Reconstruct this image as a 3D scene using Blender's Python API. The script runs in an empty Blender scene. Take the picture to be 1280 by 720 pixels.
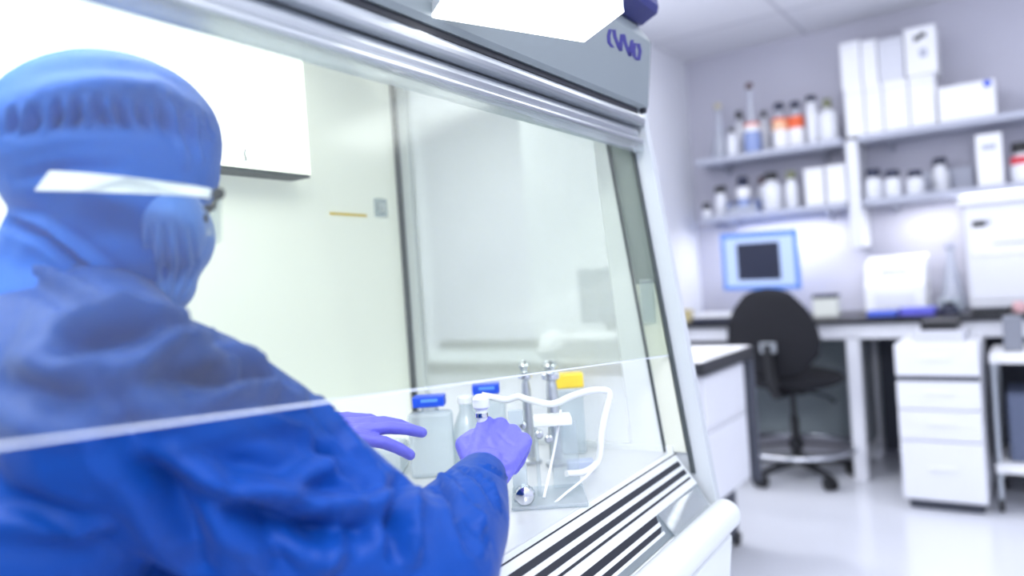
import bpy, bmesh, math, random
import numpy as np
from mathutils import Vector as V, Matrix as M
from mathutils.bvhtree import BVHTree
random.seed(7); rng = np.random.default_rng(7)
PI = math.pi
scn = bpy.context.scene
C = scn.collection

# ------------------------------------------------------------------ camera
F = 958.0
roll, yaw, pit = math.radians(4), math.radians(34.6), math.radians(-.36)
cf = V((-math.sin(yaw)*math.cos(pit), math.cos(yaw)*math.cos(pit), math.sin(pit)))
r0 = V((math.cos(yaw), math.sin(yaw), 0)); u0 = r0.cross(cf)
CR = math.cos(roll)*r0 - math.sin(roll)*u0
CU = math.sin(roll)*r0 + math.cos(roll)*u0
EYE = V((0, 0, 1.26))
cam = bpy.data.cameras.new('camera'); co = bpy.data.objects.new('camera', cam); C.objects.link(co)
mw = M.Identity(4)
for i in range(3):
    mw[i][0] = CR[i]; mw[i][1] = CU[i]; mw[i][2] = -cf[i]; mw[i][3] = EYE[i]
co.matrix_world = mw
cam.sensor_width = 36; cam.lens = 36*F/1280
cam.clip_start = .02
cam.dof.use_dof = True; cam.dof.focus_distance = 1.12; cam.dof.aperture_fstop = 1.7
scn.camera = co

# measured positions: a sight line met with a real surface of the room
def ray(px, py): return cf + CR*((px-640)/F) - CU*((py-360)/F)
def W(px, py, t): return EYE + ray(px, py)*t
def onY(px, py, y): r = ray(px, py); return EYE + r*(y/r.y)
def onZ(px, py, z): r = ray(px, py); return EYE + r*((z-1.26)/r.z)
# cabinet frame: a = along the cabinet from its right end, d = depth inwards, z = height
th = .043
O0 = V((-.594, 1.43, 0)); UA = V((math.sin(th), -math.cos(th), 0)); UD = V((-math.cos(th), -math.sin(th), 0))
def L(a, d, z): return O0 + UA*a + UD*d + V((0, 0, z))
def onA(px, py, a):
    r = ray(px, py); t = ((O0+UA*a-EYE).dot(UA))/r.dot(UA); p = EYE+r*t
    return p
def onD(px, py, d):
    r = ray(px, py); t = ((O0+UD*d-EYE).dot(UD))/r.dot(UD); return EYE+r*t

# ------------------------------------------------------------------ materials
def lin(c):
    return tuple((x/12.92 if x <= .04045 else ((x+.055)/1.055)**2.4) for x in [v/255 for v in c])
def mat(name, rgb, rough=.5, metal=0., spec=.5, var=.06, scale=6, bump=0., bscale=60, sheen=0, coat=0, emit=None, estr=0):
    m = bpy.data.materials.new(name); m.use_nodes = True; nt = m.node_tree; n = nt.nodes; l = nt.links
    b = n['Principled BSDF']; c = lin(rgb)
    tc = n.new('ShaderNodeTexCoord'); no = n.new('ShaderNodeTexNoise'); no.inputs['Scale'].default_value = scale
    no.inputs['Detail'].default_value = 3
    l.new(tc.outputs['Object'], no.inputs['Vector'])
    mx = n.new('ShaderNodeMix'); mx.data_type = 'RGBA'
    mx.inputs['A'].default_value = (*[v*(1-var) for v in c], 1); mx.inputs['B'].default_value = (*[min(1, v*(1+var)) for v in c], 1)
    l.new(no.outputs['Fac'], mx.inputs['Factor']); l.new(mx.outputs['Result'], b.inputs['Base Color'])
    b.inputs['Roughness'].default_value = rough; b.inputs['Metallic'].default_value = metal
    b.inputs['Specular IOR Level'].default_value = spec
    if sheen: b.inputs['Sheen Weight'].default_value = sheen; b.inputs['Sheen Roughness'].default_value = .4
    if coat: b.inputs['Coat Weight'].default_value = coat; b.inputs['Coat Roughness'].default_value = .1
    if bump:
        nb = n.new('ShaderNodeTexNoise'); nb.inputs['Scale'].default_value = bscale; nb.inputs['Detail'].default_value = 4
        l.new(tc.outputs['Object'], nb.inputs['Vector'])
        bp = n.new('ShaderNodeBump'); bp.inputs['Strength'].default_value = bump; bp.inputs['Distance'].default_value = .01
        l.new(nb.outputs['Fac'], bp.inputs['Height']); l.new(bp.outputs['Normal'], b.inputs['Normal'])
    if emit: b.inputs['Emission Color'].default_value = (*lin(emit), 1); b.inputs['Emission Strength'].default_value = estr
    return m
def glassmat(name, tint, haze=.1, hazecol=(235, 240, 245), gloss=.06, rough=.02, fres=.3):
    m = bpy.data.materials.new(name); m.use_nodes = True; nt = m.node_tree; n = nt.nodes; l = nt.links
    n.clear(); out = n.new('ShaderNodeOutputMaterial')
    tr = n.new('ShaderNodeBsdfTransparent'); tr.inputs[0].default_value = (*lin(tint), 1)
    di = n.new('ShaderNodeBsdfDiffuse'); di.inputs[0].default_value = (*lin(hazecol), 1)
    gl = n.new('ShaderNodeBsdfGlossy'); gl.inputs['Roughness'].default_value = rough
    lw = n.new('ShaderNodeLayerWeight'); lw.inputs[0].default_value = .25
    no = n.new('ShaderNodeTexNoise'); no.inputs['Scale'].default_value = 3
    tc = n.new('ShaderNodeTexCoord'); l.new(tc.outputs['Object'], no.inputs['Vector'])
    mp = n.new('ShaderNodeMapRange'); mp.inputs['To Min'].default_value = haze*.8; mp.inputs['To Max'].default_value = haze*1.2
    l.new(no.outputs['Fac'], mp.inputs['Value'])
    m1 = n.new('ShaderNodeMixShader'); l.new(mp.outputs[0], m1.inputs[0]); l.new(tr.outputs[0], m1.inputs[1]); l.new(di.outputs[0], m1.inputs[2])
    mu = n.new('ShaderNodeMath'); mu.operation = 'MULTIPLY_ADD'; mu.inputs[1].default_value = fres; mu.inputs[2].default_value = gloss*.5
    l.new(lw.outputs['Fresnel'], mu.inputs[0])
    m2 = n.new('ShaderNodeMixShader'); l.new(mu.outputs[0], m2.inputs[0]); l.new(m1.outputs[0], m2.inputs[1]); l.new(gl.outputs[0], m2.inputs[2])
    l.new(m2.outputs[0], out.inputs[0]); return m
def floormat():
    m = mat('floor_resin', (214, 217, 227), .22, spec=.5, var=.05, scale=1.2)
    return m
def ceilmat():
    m = mat('ceiling_tile', (222, 222, 228), .9, var=.02)
    nt = m.node_tree; n = nt.nodes; l = nt.links; b = n['Principled BSDF']
    tc = n.new('ShaderNodeTexCoord'); br = n.new('ShaderNodeTexBrick')
    br.offset = 0; br.inputs['Scale'].default_value = 1; br.inputs['Brick Width'].default_value = 1.2; br.inputs['Row Height'].default_value = 1.2
    br.inputs['Mortar Size'].default_value = .012
    br.inputs['Color1'].default_value = (*lin((226, 227, 233)), 1); br.inputs['Color2'].default_value = (*lin((222, 223, 230)), 1)
    br.inputs['Mortar'].default_value = (*lin((196, 197, 206)), 1)
    l.new(tc.outputs['Object'], br.inputs['Vector']); l.new(br.outputs['Color'], b.inputs['Base Color'])
    return m

m_wall = mat('painted_wall', (190, 190, 204), .8, var=.03, scale=2)
m_wallw = mat('white_wall', (226, 228, 236), .8, var=.02, scale=2)
m_ceil = ceilmat(); m_floor = floormat()
m_white = mat('white_laminate', (226, 228, 236), .45, var=.02)
m_card = mat('white_card', (236, 237, 242), .7, var=.03, scale=12)
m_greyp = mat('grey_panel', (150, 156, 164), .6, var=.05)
m_darkp = mat('dark_recess', (70, 74, 86), .7, var=.08)
m_black = mat('black_worktop', (22, 24, 32), .35, var=.1)
m_shelf = mat('grey_shelf', (176, 180, 196), .5, var=.04)
m_fab = mat('charcoal_fabric', (22, 23, 30), .9, var=.2, scale=40, bump=.3, bscale=300)
m_plast = mat('black_plastic', (18, 19, 24), .45, var=.1)
m_chrome = mat('chrome', (215, 218, 225), .12, 1, var=.02)
m_steel = mat('brushed_steel', (190, 195, 200), .28, .9, var=.05)
m_cream = mat('cream_panel_glow', (232, 236, 228), .45, spec=.3, var=.02, scale=2, emit=(238, 240, 237), estr=.36)  # emission added to brighten the back panel, which is no lamp
m_cabw = mat('cabinet_white', (214, 219, 222), .35, var=.02)
m_cabg = mat('cabinet_grey', (128, 138, 144), .42, metal=.15, var=.03)
m_post = mat('post_grey', (196, 202, 208), .4, metal=.1, var=.03)
m_dark = mat('rubber_seal', (60, 68, 72), .6, var=.1)
m_slot = mat('intake_slot', (22, 27, 40), .6, var=.1)
m_navy = mat('navy_plastic', (14, 26, 104), .35, var=.05)
m_violet = mat('violet_print', (30, 26, 120), .5, var=.05)
m_work = mat('work_surface', (200, 204, 208), .3, metal=.15, var=.03, scale=10)
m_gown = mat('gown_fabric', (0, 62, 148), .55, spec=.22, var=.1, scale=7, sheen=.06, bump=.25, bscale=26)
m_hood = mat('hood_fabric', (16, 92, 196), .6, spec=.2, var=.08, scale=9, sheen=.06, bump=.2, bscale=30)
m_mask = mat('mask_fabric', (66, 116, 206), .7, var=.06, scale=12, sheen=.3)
m_glove = mat('nitrile', (104, 104, 214), .42, spec=.45, var=.08, scale=20, bump=.12, bscale=90)
m_skin = mat('skin', (214, 170, 146), .5, var=.06)
m_trouser = mat('scrub_trouser', (30, 74, 160), .8, var=.08)
m_shoe = mat('white_shoe', (225, 226, 230), .5)
m_blue = mat('blue_label', (16, 74, 208), .45, var=.1, scale=40)
m_bluel = mat('pale_blue_print', (90, 150, 235), .5, var=.1)
m_yellow = mat('yellow_label', (238, 206, 60), .5, var=.1, scale=30)
m_tube = mat('white_silicone', (222, 226, 230), .3, coat=.3, var=.02)
m_milk = glassmat('milky_plastic', (232, 240, 243), .34, (226, 232, 238), .08, .12)
m_clear = glassmat('clear_plastic', (238, 243, 245), .14, (244, 247, 250), .1, .05)
m_sash = glassmat('sash_glass', (243, 246, 241), .022, (240, 243, 242), .015, .12, .08)
m_sideg = glassmat('side_glass', (244, 246, 245), .38, (240, 243, 242), .03, .15, .1)
m_edge = mat('glass_edge', (214, 222, 236), .2, var=.05, scale=30)
m_lensm = glassmat('lens_plastic', (250, 252, 252), .015, (235, 240, 245), .02, .05, .15)
m_screen = mat('monitor_ui', (150, 170, 210), .4, emit=(184, 203, 240), estr=.55, var=.02)
m_window = mat('screen_window', (28, 34, 56), .3, emit=(26, 32, 56), estr=.3, var=.1)
m_reflection = mat('reflection_glow', (255, 255, 255), .4, emit=(255, 255, 255), estr=3)  # emission stands in for a bright reflection
m_temple = mat('white_frame', (226, 230, 240), .35, coat=.3, var=.02)

# ------------------------------------------------------------------ mesh helpers
def link(name, me, m, parent=None, smooth=False):
    o = bpy.data.objects.new(name, me); C.objects.link(o)
    ms = m if isinstance(m, (list, tuple)) else [m]
    for x in ms: me.materials.append(x)
    if smooth:
        for p in me.polygons: p.use_smooth = True
    if parent is not None:
        o.parent = parent; o.matrix_parent_inverse = parent.matrix_world.inverted() if False else M.Translation(-V(parent.location))
    return o
class B:
    def __init__(s): s.bm = bmesh.new()
    def box(s, lo, hi, bev=0, fr=None, mi=0):
        """box lo..hi; fr(a,b,c) maps local coordinates to the room"""
        x0, y0, z0 = lo; x1, y1, z1 = hi
        vs = [(x, y, z) for x in (x0, x1) for y in (y0, y1) for z in (z0, z1)]
        f = fr or (lambda a, b, c: V((a, b, c)))
        bv = [s.bm.verts.new(f(*v)) for v in vs]
        fs = [s.bm.faces.new([bv[i] for i in q]) for q in ((0, 1, 3, 2), (4, 6, 7, 5), (0, 4, 5, 1), (2, 3, 7, 6), (0, 2, 6, 4), (1, 5, 7, 3))]
        for q in fs: q.material_index = mi
        if bev:
            es = list({e for q in fs for e in q.edges})
            bmesh.ops.bevel(s.bm, geom=es, offset=bev, segments=2, profile=.6, affect='EDGES')
        return s
    def prism(s, pts0, pts1, mi=0):
        a = [s.bm.verts.new(p) for p in pts0]; b = [s.bm.verts.new(p) for p in pts1]; n = len(a)
        fs = [s.bm.faces.new(a), s.bm.faces.new(b[::-1])]
        for i in range(n): fs.append(s.bm.faces.new([a[i], b[i], b[(i+1) % n], a[(i+1) % n]]))
        for q in fs: q.material_index = mi
        return s
    def tube(s, pts, r, seg=10, closed=False, cap=True):
        pts = [V(p) for p in pts]; n = len(pts); rs = r if isinstance(r, (list, tuple)) else [r]*n
        rings = []; prev = None
        for i, p in enumerate(pts):
            if closed: t = (pts[(i+1) % n]-pts[i-1])
            else: t = pts[min(i+1, n-1)]-pts[max(i-1, 0)]
            t.normalize()
            if prev is None:
                h = V((0, 0, 1)) if abs(t.z) < .9 else V((1, 0, 0)); x = t.cross(h).normalized()
            else:
                x = (prev - t*prev.dot(t)).normalized()
            prev = x; y = t.cross(x)
            rings.append([s.bm.verts.new(p + (x*math.cos(2*PI*k/seg)+y*math.sin(2*PI*k/seg))*rs[i]) for k in range(seg)])
        m = n if closed else n-1
        for i in range(m):
            a, b = rings[i], rings[(i+1) % n]
            for k in range(seg): s.bm.faces.new([a[k], a[(k+1) % seg], b[(k+1) % seg], b[k]])
        if cap and not closed:
            s.bm.faces.new(rings[0][::-1]); s.bm.faces.new(rings[-1])
        return s
    def lathe(s, base, prof, seg=20, axis=V((0, 0, 1)), mi=0):
        axis = V(axis).normalized(); h = V((1, 0, 0)) if abs(axis.x) < .9 else V((0, 1, 0))
        x = axis.cross(h).normalized(); y = axis.cross(x); base = V(base); rings = []
        for r, z in prof:
            rings.append([s.bm.verts.new(base+axis*z+(x*math.cos(2*PI*k/seg)+y*math.sin(2*PI*k/seg))*max(r, 1e-4)) for k in range(seg)])
        for a, b in zip(rings, rings[1:]):
            for k in range(seg): s.bm.faces.new([a[k], a[(k+1) % seg], b[(k+1) % seg], b[k]]).material_index = mi
        s.bm.faces.new(rings[0][::-1]).material_index = mi; s.bm.faces.new(rings[-1]).material_index = mi
        return s
    def ball(s, c, r, mtx=None, seg=20):
        """ellipsoid at c; r = radii, mtx = 3x3 axes"""
        r = r if isinstance(r, (tuple, list)) else (r, r, r)
        R_ = (mtx or M.Identity(3)).to_4x4()
        bmesh.ops.create_uvsphere(s.bm, u_segments=seg, v_segments=max(8, seg//2), radius=1,
                                  matrix=M.Translation(c) @ R_ @ M.Diagonal((*r, 1)))
        return s
    def cone(s, p0, r0_, p1, r1_, seg=16):
        p0, p1 = V(p0), V(p1)
        s.ball(p0, r0_, seg=seg); s.ball(p1, r1_, seg=seg)
        s.tube([p0, p1], [r0_, r1_], seg=seg); return s
    def chain(s, pts):
        for (a, ra), (b, rb) in zip(pts, pts[1:]): s.cone(a, ra, b, rb)
        return s
    def mesh(s, name, fix=True):
        if fix: bmesh.ops.recalc_face_normals(s.bm, faces=s.bm.faces)
        me = bpy.data.meshes.new(name); s.bm.to_mesh(me); s.bm.free(); return me
    def obj(s, name, m, parent=None, smooth=False):
        me = s.mesh(name); o = link(name, me, m, parent)
        if smooth:
            for p in me.polygons: p.use_smooth = True
            try: me.set_sharp_from_angle(angle=math.radians(38))
            except Exception: pass
        return o
def remesh(b, name, vox, smooth_it=6, fac=.5):
    me = b.mesh(name+'_raw'); o = bpy.data.objects.new('tmp', me); C.objects.link(o)
    r = o.modifiers.new('r', 'REMESH'); r.mode = 'VOXEL'; r.voxel_size = vox
    if smooth_it:
        s = o.modifiers.new('s', 'SMOOTH'); s.iterations = smooth_it; s.factor = fac
    dg = bpy.context.evaluated_depsgraph_get(); dg.update()
    out = bpy.data.meshes.new_from_object(o.evaluated_get(dg)); out.name = name
    bpy.data.objects.remove(o); bpy.data.meshes.remove(me)
    out.materials.clear()
    return out
def get_co(me):
    a = np.empty(len(me.vertices)*3, np.float32); me.vertices.foreach_get('co', a)
    n = np.empty(len(me.vertices)*3, np.float32); me.vertices.foreach_get('normal', n)
    return a.reshape(-1, 3).astype(float), n.reshape(-1, 3).astype(float)
def set_co(me, a): me.vertices.foreach_set('co', a.astype(np.float32).ravel()); me.update()
def folds(me, creases):
    """cloth folds: each crease = (list of image sight points, width m, amplitude m)"""
    me.update(); vs = [v.co.copy() for v in me.vertices]; bvh = BVHTree.FromPolygons(vs, [tuple(p.vertices) for p in me.polygons])
    co_, no_ = get_co(me); disp = np.zeros(len(co_))
    for pts, w, amp in creases:
        smp = []; n = len(pts)
        for i in range(n-1):
            for k in range(8):
                t = k/8; x = pts[i][0]*(1-t)+pts[i+1][0]*t; y = pts[i][1]*(1-t)+pts[i+1][1]*t
                h = bvh.ray_cast(EYE, ray(x, y).normalized())
                if h[0] is not None: smp.append(h[0])
        if len(smp) < 2: continue
        S = np.array([tuple(p) for p in smp]); m = len(S)
        taper = np.sin(np.linspace(.25, PI-.25, m))**.7
        lo = S.min(0)-3*w; hi = S.max(0)+3*w
        idx = np.where(np.all((co_ > lo) & (co_ < hi), axis=1))[0]
        if not len(idx): continue
        P = co_[idx]; d = np.sqrt(((P[:, None, :]-S[None])**2).sum(2)); j = d.argmin(1); dm = d[np.arange(len(P)), j]
        disp[idx] += amp*taper[j]*(np.exp(-(dm/w)**2) - .35*np.exp(-((dm-1.9*w)/w)**2))
    set_co(me, co_+no_*disp[:, None])
def noise_fold(me, freq, amp, stretch=None, seed=0):
    r = np.random.default_rng(seed); co_, no_ = get_co(me); acc = np.zeros(len(co_))
    for k in range(9):
        d = r.normal(size=3)
        if stretch is not None: d = d*np.array(stretch)
        d = d*freq*(.6+.9*r.random()); ph = r.random()*6.28
        warp = .8*np.sin(co_@(r.normal(size=3)*freq*.5)+ph*2)
        acc += (1-np.abs(np.sin(co_@d+ph+warp)))*(.5 if k % 2 else -.5)
    set_co(me, co_+no_*(acc/4*amp)[:, None])

def thing(name, label, cat, loc=(0, 0, 0), group=None):
    o = bpy.data.objects.new(name, None); C.objects.link(o); o.location = loc; o.empty_display_size = .05
    return tag(o, label, cat, group)
def tag(o, label, cat, group=None, kind=None):
    o['label'] = label; o['category'] = cat
    if group: o['group'] = group
    if kind: o['kind'] = kind
    return o
def struct(o, label=None, cat=None):
    o['kind'] = 'structure'
    if label: o['label'] = label
    if cat: o['category'] = cat
    return o

# ------------------------------------------------------------------ room shell
X0, X1, Y0, Y1, H = -4.6, 2.4, -2.2, 5.4, 2.78
struct(B().box((X0, Y0, -.1), (X1, Y1, 0)).obj('floor', m_floor), 'pale glossy resin laboratory floor', 'floor')
struct(B().box((X0, Y0, H), (X1, Y1, H+.1)).obj('ceiling', m_ceil), 'white tiled laboratory ceiling', 'ceiling')
struct(B().box((X0, Y1, 0), (X1, Y1+.1, H)).obj('wall_back', m_wall), 'grey lilac rear wall behind the shelves', 'wall')
struct(B().box((X0-.1, Y0, 0), (X0, Y1, H)).obj('wall_left', m_wallw), 'white wall far left of the laboratory', 'wall')
struct(B().box((X1, Y0, 0), (X1+.1, Y1, H)).obj('wall_right', m_wallw), 'white wall right of the laboratory', 'wall')
struct(B().box((X0, Y0-.1, 0), (X1, Y0, H)).obj('wall_front', m_wallw), 'white wall behind the viewer', 'wall')
struct(B().box((-2.75, 4.2, 0), (-2.05, Y1, H)).obj('wall_corner', m_wallw), 'white projecting pier of wall left of the shelves', 'wall')

# ------------------------------------------------------------------ safety cabinet
cab = thing('safety_cabinet', 'large grey and white biosafety cabinet with glass sash around the work surface', 'cabinet', L(.4, .3, 0))
AE = 1.75          # far (left) end of the hood
WE = .93           # left end of the work surface
def bl(lo, hi, bev=0, b=None): return (b or B()).box(lo, hi, bev, fr=L)
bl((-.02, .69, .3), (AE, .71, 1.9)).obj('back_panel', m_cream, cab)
bl((.0, .10, 1.80), (AE, .70, 1.83)).obj('inner_ceiling', m_cabw, cab)
# hood: front fascia profile swept along the cabinet
pf = [(.05, 1.592), (.046, 1.598), (.030, 1.728), (.033, 1.734), (.052, 1.768), (.75, 1.768), (.75, 1.95), (.09, 1.95), (.09, 1.80), (.12, 1.79), (.12, 1.592)]
pf = [(.05, 1.592), (.045, 1.6), (.030, 1.728), (.034, 1.736), (.055, 1.768), (.12, 1.768), (.12, 1.592)]
hood = B().prism([L(-.035, d, z) for d, z in pf], [L(AE, d, z) for d, z in pf]).obj('fascia', m_cabg, cab)
bl((-.035, .10, 1.768), (AE, .75, 2.02)).obj('hood_box', m_cabg, cab)
capf = [(.050, 1.770), (.016, 1.786), (.012, 1.80), (.03, 1.96), (.1, 1.96), (.1, 1.770)]
B().prism([L(-.045, d, z) for d, z in capf], [L(AE, d, z) for d, z in capf]).obj('blue_cap', m_navy, cab)
# sash beam: several rounded rails one under another
beam = B()
for d0, z0, z1, dd in ((.062, 1.577, 1.592, .04), (.040, 1.556, 1.577, .06), (.056, 1.530, 1.556, .05), (.046, 1.520, 1.531, .05)):
    c = (z0+z1)/2; h = (z1-z0)/2
    prof = [(d0+(1-math.cos(t))*0+h*.6*(1-math.sin(t)), c-h*math.cos(t)) for t in [PI*k/6 for k in range(7)]]+[(d0+dd, z1), (d0+dd, z0)]
    beam.prism([L(.0, d, z) for d, z in prof], [L(AE, d, z) for d, z in prof])
bo = beam.obj('sash_beam', m_steel, cab)
bl((.004, .054, 1.583), (AE, .06, 1.592)).obj('beam_groove', m_slot, cab)
bl((.0, .047, 1.504), (AE, .06, 1.520)).obj('sash_top_rail', m_clear, cab)
B().lathe(L(.02, .04, 1.582), [(.006, 0), (.006, .01), (.003, .012)], axis=-UD).obj('rail_screw', m_slot, cab, True)
# letters printed on the fascia
def fas(px, py):
    # meet the sight line with the fascia face
    p0 = L(0, .045, 1.6); nrm = (L(0, .030, 1.728)-p0).cross(UA).normalized()
    r = ray(px, py); t = (p0-EYE).dot(nrm)/r.dot(nrm); return EYE+r*t - UD*.0006
lg = B()
def q9(x, y): return fas(740+x/9, y/9)
strokes = [[(205, 330), (185, 400), (190, 480), (232, 535)], [(245, 335), (258, 420), (300, 530), (325, 575)], [(335, 385), (325, 470), (322, 575)],
           [(352, 385), (372, 480), (410, 590), (430, 635)], [(452, 450), (432, 540), (428, 632)], [(480, 485), (468, 570), (478, 640), (515, 680)], [(520, 490), (540, 580), (520, 680)]]
for st in strokes:
    for (xa, ya), (xb, yb) in zip(st, st[1:]):
        w = 19
        lg.prism([q9(xa-w, ya), q9(xa+w, ya), q9(xb+w, yb), q9(xb-w, yb)], [q9(xa-w, ya)+UD*.0005, q9(xa+w, ya)+UD*.0005, q9(xb+w, yb)+UD*.0005, q9(xb-w, yb)+UD*.0005])
lgo = lg.obj('logo', m_violet, hood)
lgo.matrix_parent_inverse = M.Identity(4)
# side post (outer) and inner stile, sloping with the sash
def slope(z): return .048-(1.576-z)*.1255
post = B(); zs = [1.768, 1.60, 1.2, .86, .78, .72]
post.prism([L(-.035, slope(z), z) for z in zs]+[L(-.035, .11, .72), L(-.035, .11, 1.768)],
           [L(-.012, slope(z), z) for z in zs]+[L(-.012, .11, .72), L(-.012, .11, 1.768)])
post.obj('side_post', m_post, cab)
def chan(zs, d0, d1, a0, a1):
    b_ = B(); b_.prism([L(a0, slope(z)+d0, z) for z in zs]+[L(a0, slope(z)+d1, z) for z in zs[::-1]], [L(a1, slope(z)+d0, z) for z in zs]+[L(a1, slope(z)+d1, z) for z in zs[::-1]]); return b_
chan([1.75, 1.24], .034, .084, -.012, -.004).obj('sash_channel', mat('channel_grey', (118, 128, 128), .5, metal=.2), cab)
chan([1.24, .90], .040, .082, -.012, -.004).obj('channel_liner', mat('channel_cream', (206, 210, 200), .6), cab)
chan([1.75, .86], .031, .038, -.014, -.003).obj('edge_seal', m_dark, cab)
st = B(); zs = [1.78, 1.2, .90]
si = lambda z: .118+(z-.912)*.065
st.prism([L(-.02, slope(z)+.080, z) for z in zs]+[L(-.02, si(z), z) for z in zs[::-1]],
         [L(-.002, slope(z)+.080, z) for z in zs]+[L(-.002, si(z), z) for z in zs[::-1]])
st.obj('side_stile', m_cabw, cab)
sb = B(); sb.prism([L(-.004, slope(z)+.080, z) for z in zs]+[L(-.004, slope(z)+.086, z) for z in zs[::-1]],
         [L(.001, slope(z)+.080, z) for z in zs]+[L(.001, slope(z)+.086, z) for z in zs[::-1]])
sb.obj('stile_seal', m_dark, cab)
bl((-.02, .03, .885), (0, .69, .912)).obj('side_rail', m_cabw, cab)
bl((-.012, .11, .912), (-.006, .66, 1.80)).obj('side_window', m_sideg, cab)
bl((-.02, .65, .9), (0, .685, 1.80)).obj('rear_stile', m_cabw, cab)
bl((0, .677, .9), (.007, .69, 1.80)).obj('corner_seal', m_dark, cab)
# small catch on the sash channel
bl((-.002, .045, 1.16), (.008, .075, 1.25), .004).obj('sash_catch', m_clear, cab)
# work surface, grille, armrest, base
bl((-.02, .04, .87), (WE, .69, .90), .003).obj('work_surface', m_work, cab)
ga, gb = V((.0255, 0, .8985)), V((-.016, 0, .842))      # grille face runs down and outwards (d, z)
def G(a, s_, out=0):
    d = ga.x+(gb.x-ga.x)*s_; z = ga.z+(gb.z-ga.z)*s_; n = V((gb.z-ga.z, 0, -(gb.x-ga.x))).normalized()
    return L(a, d+n.x*out, z+n.z*out)
gr = B()
gr.prism([G(0, 0), G(0, 1), L(0, .04, .842), L(0, .04, .8985)], [G(WE, 0), G(WE, 1), L(WE, .04, .842), L(WE, .04, .8985)])
gro = gr.obj('intake_grille', m_cabw, cab)
sl = B()
def strip(b, s0, s1, a0, a1, o=.0008):
    b.prism([G(a0, s0, o), G(a0, s1, o), G(a0, s1, -.001), G(a0, s0, -.001)], [G(a1, s0, o), G(a1, s1, o), G(a1, s1, -.001), G(a1, s0, -.001)])
strip(sl, .0, .035, .0, WE)
for s0, s1, a0 in ((.22, .37, .012), (.49, .63, .012), (.74, .80, .012)): strip(sl, s0, s1, a0, WE-.01)
slo = sl.obj('slots', m_slot, gro); slo.matrix_parent_inverse = M.Identity(4)
# lower slot bank, starting further along
gr2 = B()
def G2(a, s_, out=0): return L(a, -.016-.020*s_-out*.8, .842-.040*s_+out*.5)
gr2.prism([G2(.0, 0), G2(.0, 1), L(.0, .03, .80), L(.0, .03, .842)], [G2(WE, 0), G2(WE, 1), L(WE, .03, .80), L(WE, .03, .842)])
g2o = gr2.obj('sill_plate', m_cabg, cab)
sl = B()
for s0, s1 in ((.0, .26), (.42, .62)):
    sl.prism([G2(.22, s0, .0012), G2(.22+.02*s1, s1, .0012), G2(.22+.02*s1, s1, -.001), G2(.22, s0, -.001)], [G2(WE-.01, s0, .0012), G2(WE-.01, s1, .0012), G2(WE-.01, s1, -.001), G2(WE-.01, s0, -.001)])
o_ = sl.obj('slots', m_slot, g2o); o_.matrix_parent_inverse = M.Identity(4)
sl = B()
for s0, s1 in ((.26, .42), (.62, .74)):
    sl.prism([G2(.22, s0, .0014), G2(.22, s1, .0014), G2(.22, s1, -.001), G2(.22, s0, -.001)], [G2(WE-.01, s0, .0014), G2(WE-.01, s1, .0014), G2(WE-.01, s1, -.001), G2(WE-.01, s0, -.001)])
o_ = sl.obj('white_rib', m_cabw, g2o); o_.matrix_parent_inverse = M.Identity(4)
cv = B(); cv.prism([G2(.012, .1, .002), G2(.012, 1.15, .006), G2(.20, 1.05, .006), G2(.215, .0, .002)], [G2(.012, .1, .004), G2(.012, 1.15, .008), G2(.20, 1.05, .008), G2(.215, .0, .004)])
cv.obj('clear_sill_cover', m_clear, cab)
ar = B(); ac = (-.064, .782)
prof = [(ac[0]+.030*math.cos(t), ac[1]+.030*math.sin(t)) for t in [2*PI*k/20 for k in range(20)]]
ar.prism([L(-.012, d, z) for d, z in prof], [L(WE, d, z) for d, z in prof])
ar.obj('armrest', m_cabw, cab, True)
pr = [(-.062, .76), (-.075, .74), (-.03, .34), (.66, .34), (.66, .87), (.04, .87), (.02, .80), (-.036, .80)]
B().prism([L(-.01, d, z) for d, z in pr], [L(WE, d, z) for d, z in pr]).obj('base', m_cabw, cab)
for a in (.04, WE-.05):
    for d in (.02, .6):
        bl((a-.02, d-.02, 0), (a+.02, d+.02, .34)).obj('leg', m_cabw, cab)
bl((AE, .05, 0), (AE+.04, .75, 2.02)).obj('end_panel', m_cabg, cab)
# sash pane
p_rb = L(.0, .012, 1.095)+V((0, 0, 0)); p_rb = onA(836, 445, 0.0)
p_rt = L(.0, slope(1.51)+.032, 1.512)
p_lb = W(0, 560, .45); e1 = (p_lb-p_rb); p_lb2 = p_rb+e1*1.35
e2 = p_rt-p_rb; p_lt = p_lb2+V((0, 0, 1))*(1.50-p_lb2.z)+UD*.055
nn = e1.cross(e2).normalized()
if nn.dot(EYE-p_rb) < 0: nn = -nn
# keep the pane flat: drop the fourth corner onto its plane
p_lt = p_lt - nn*((p_lt-p_rb).dot(nn))
sash = B().prism([p_rb, p_lb2, p_lt, p_rt], [p_rb-nn*.005, p_lb2-nn*.005, p_lt-nn*.005, p_rt-nn*.005]).obj('sash_pane', m_sash, cab)
ed = (p_lb2-p_rb).normalized(); up = nn.cross(ed).normalized(); up = up if up.z > 0 else -up
x = B().prism([p_rb+nn*.0004, p_lb2+nn*.0004, p_lb2-nn*.0054, p_rb-nn*.0054], [p_rb+nn*.0004+up*.0022, p_lb2+nn*.0004+up*.0022, p_lb2-nn*.0054+up*.0022, p_rb-nn*.0054+up*.0022]).obj('polished_edge', m_edge, sash)
x.matrix_parent_inverse = M.Identity(4)

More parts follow.
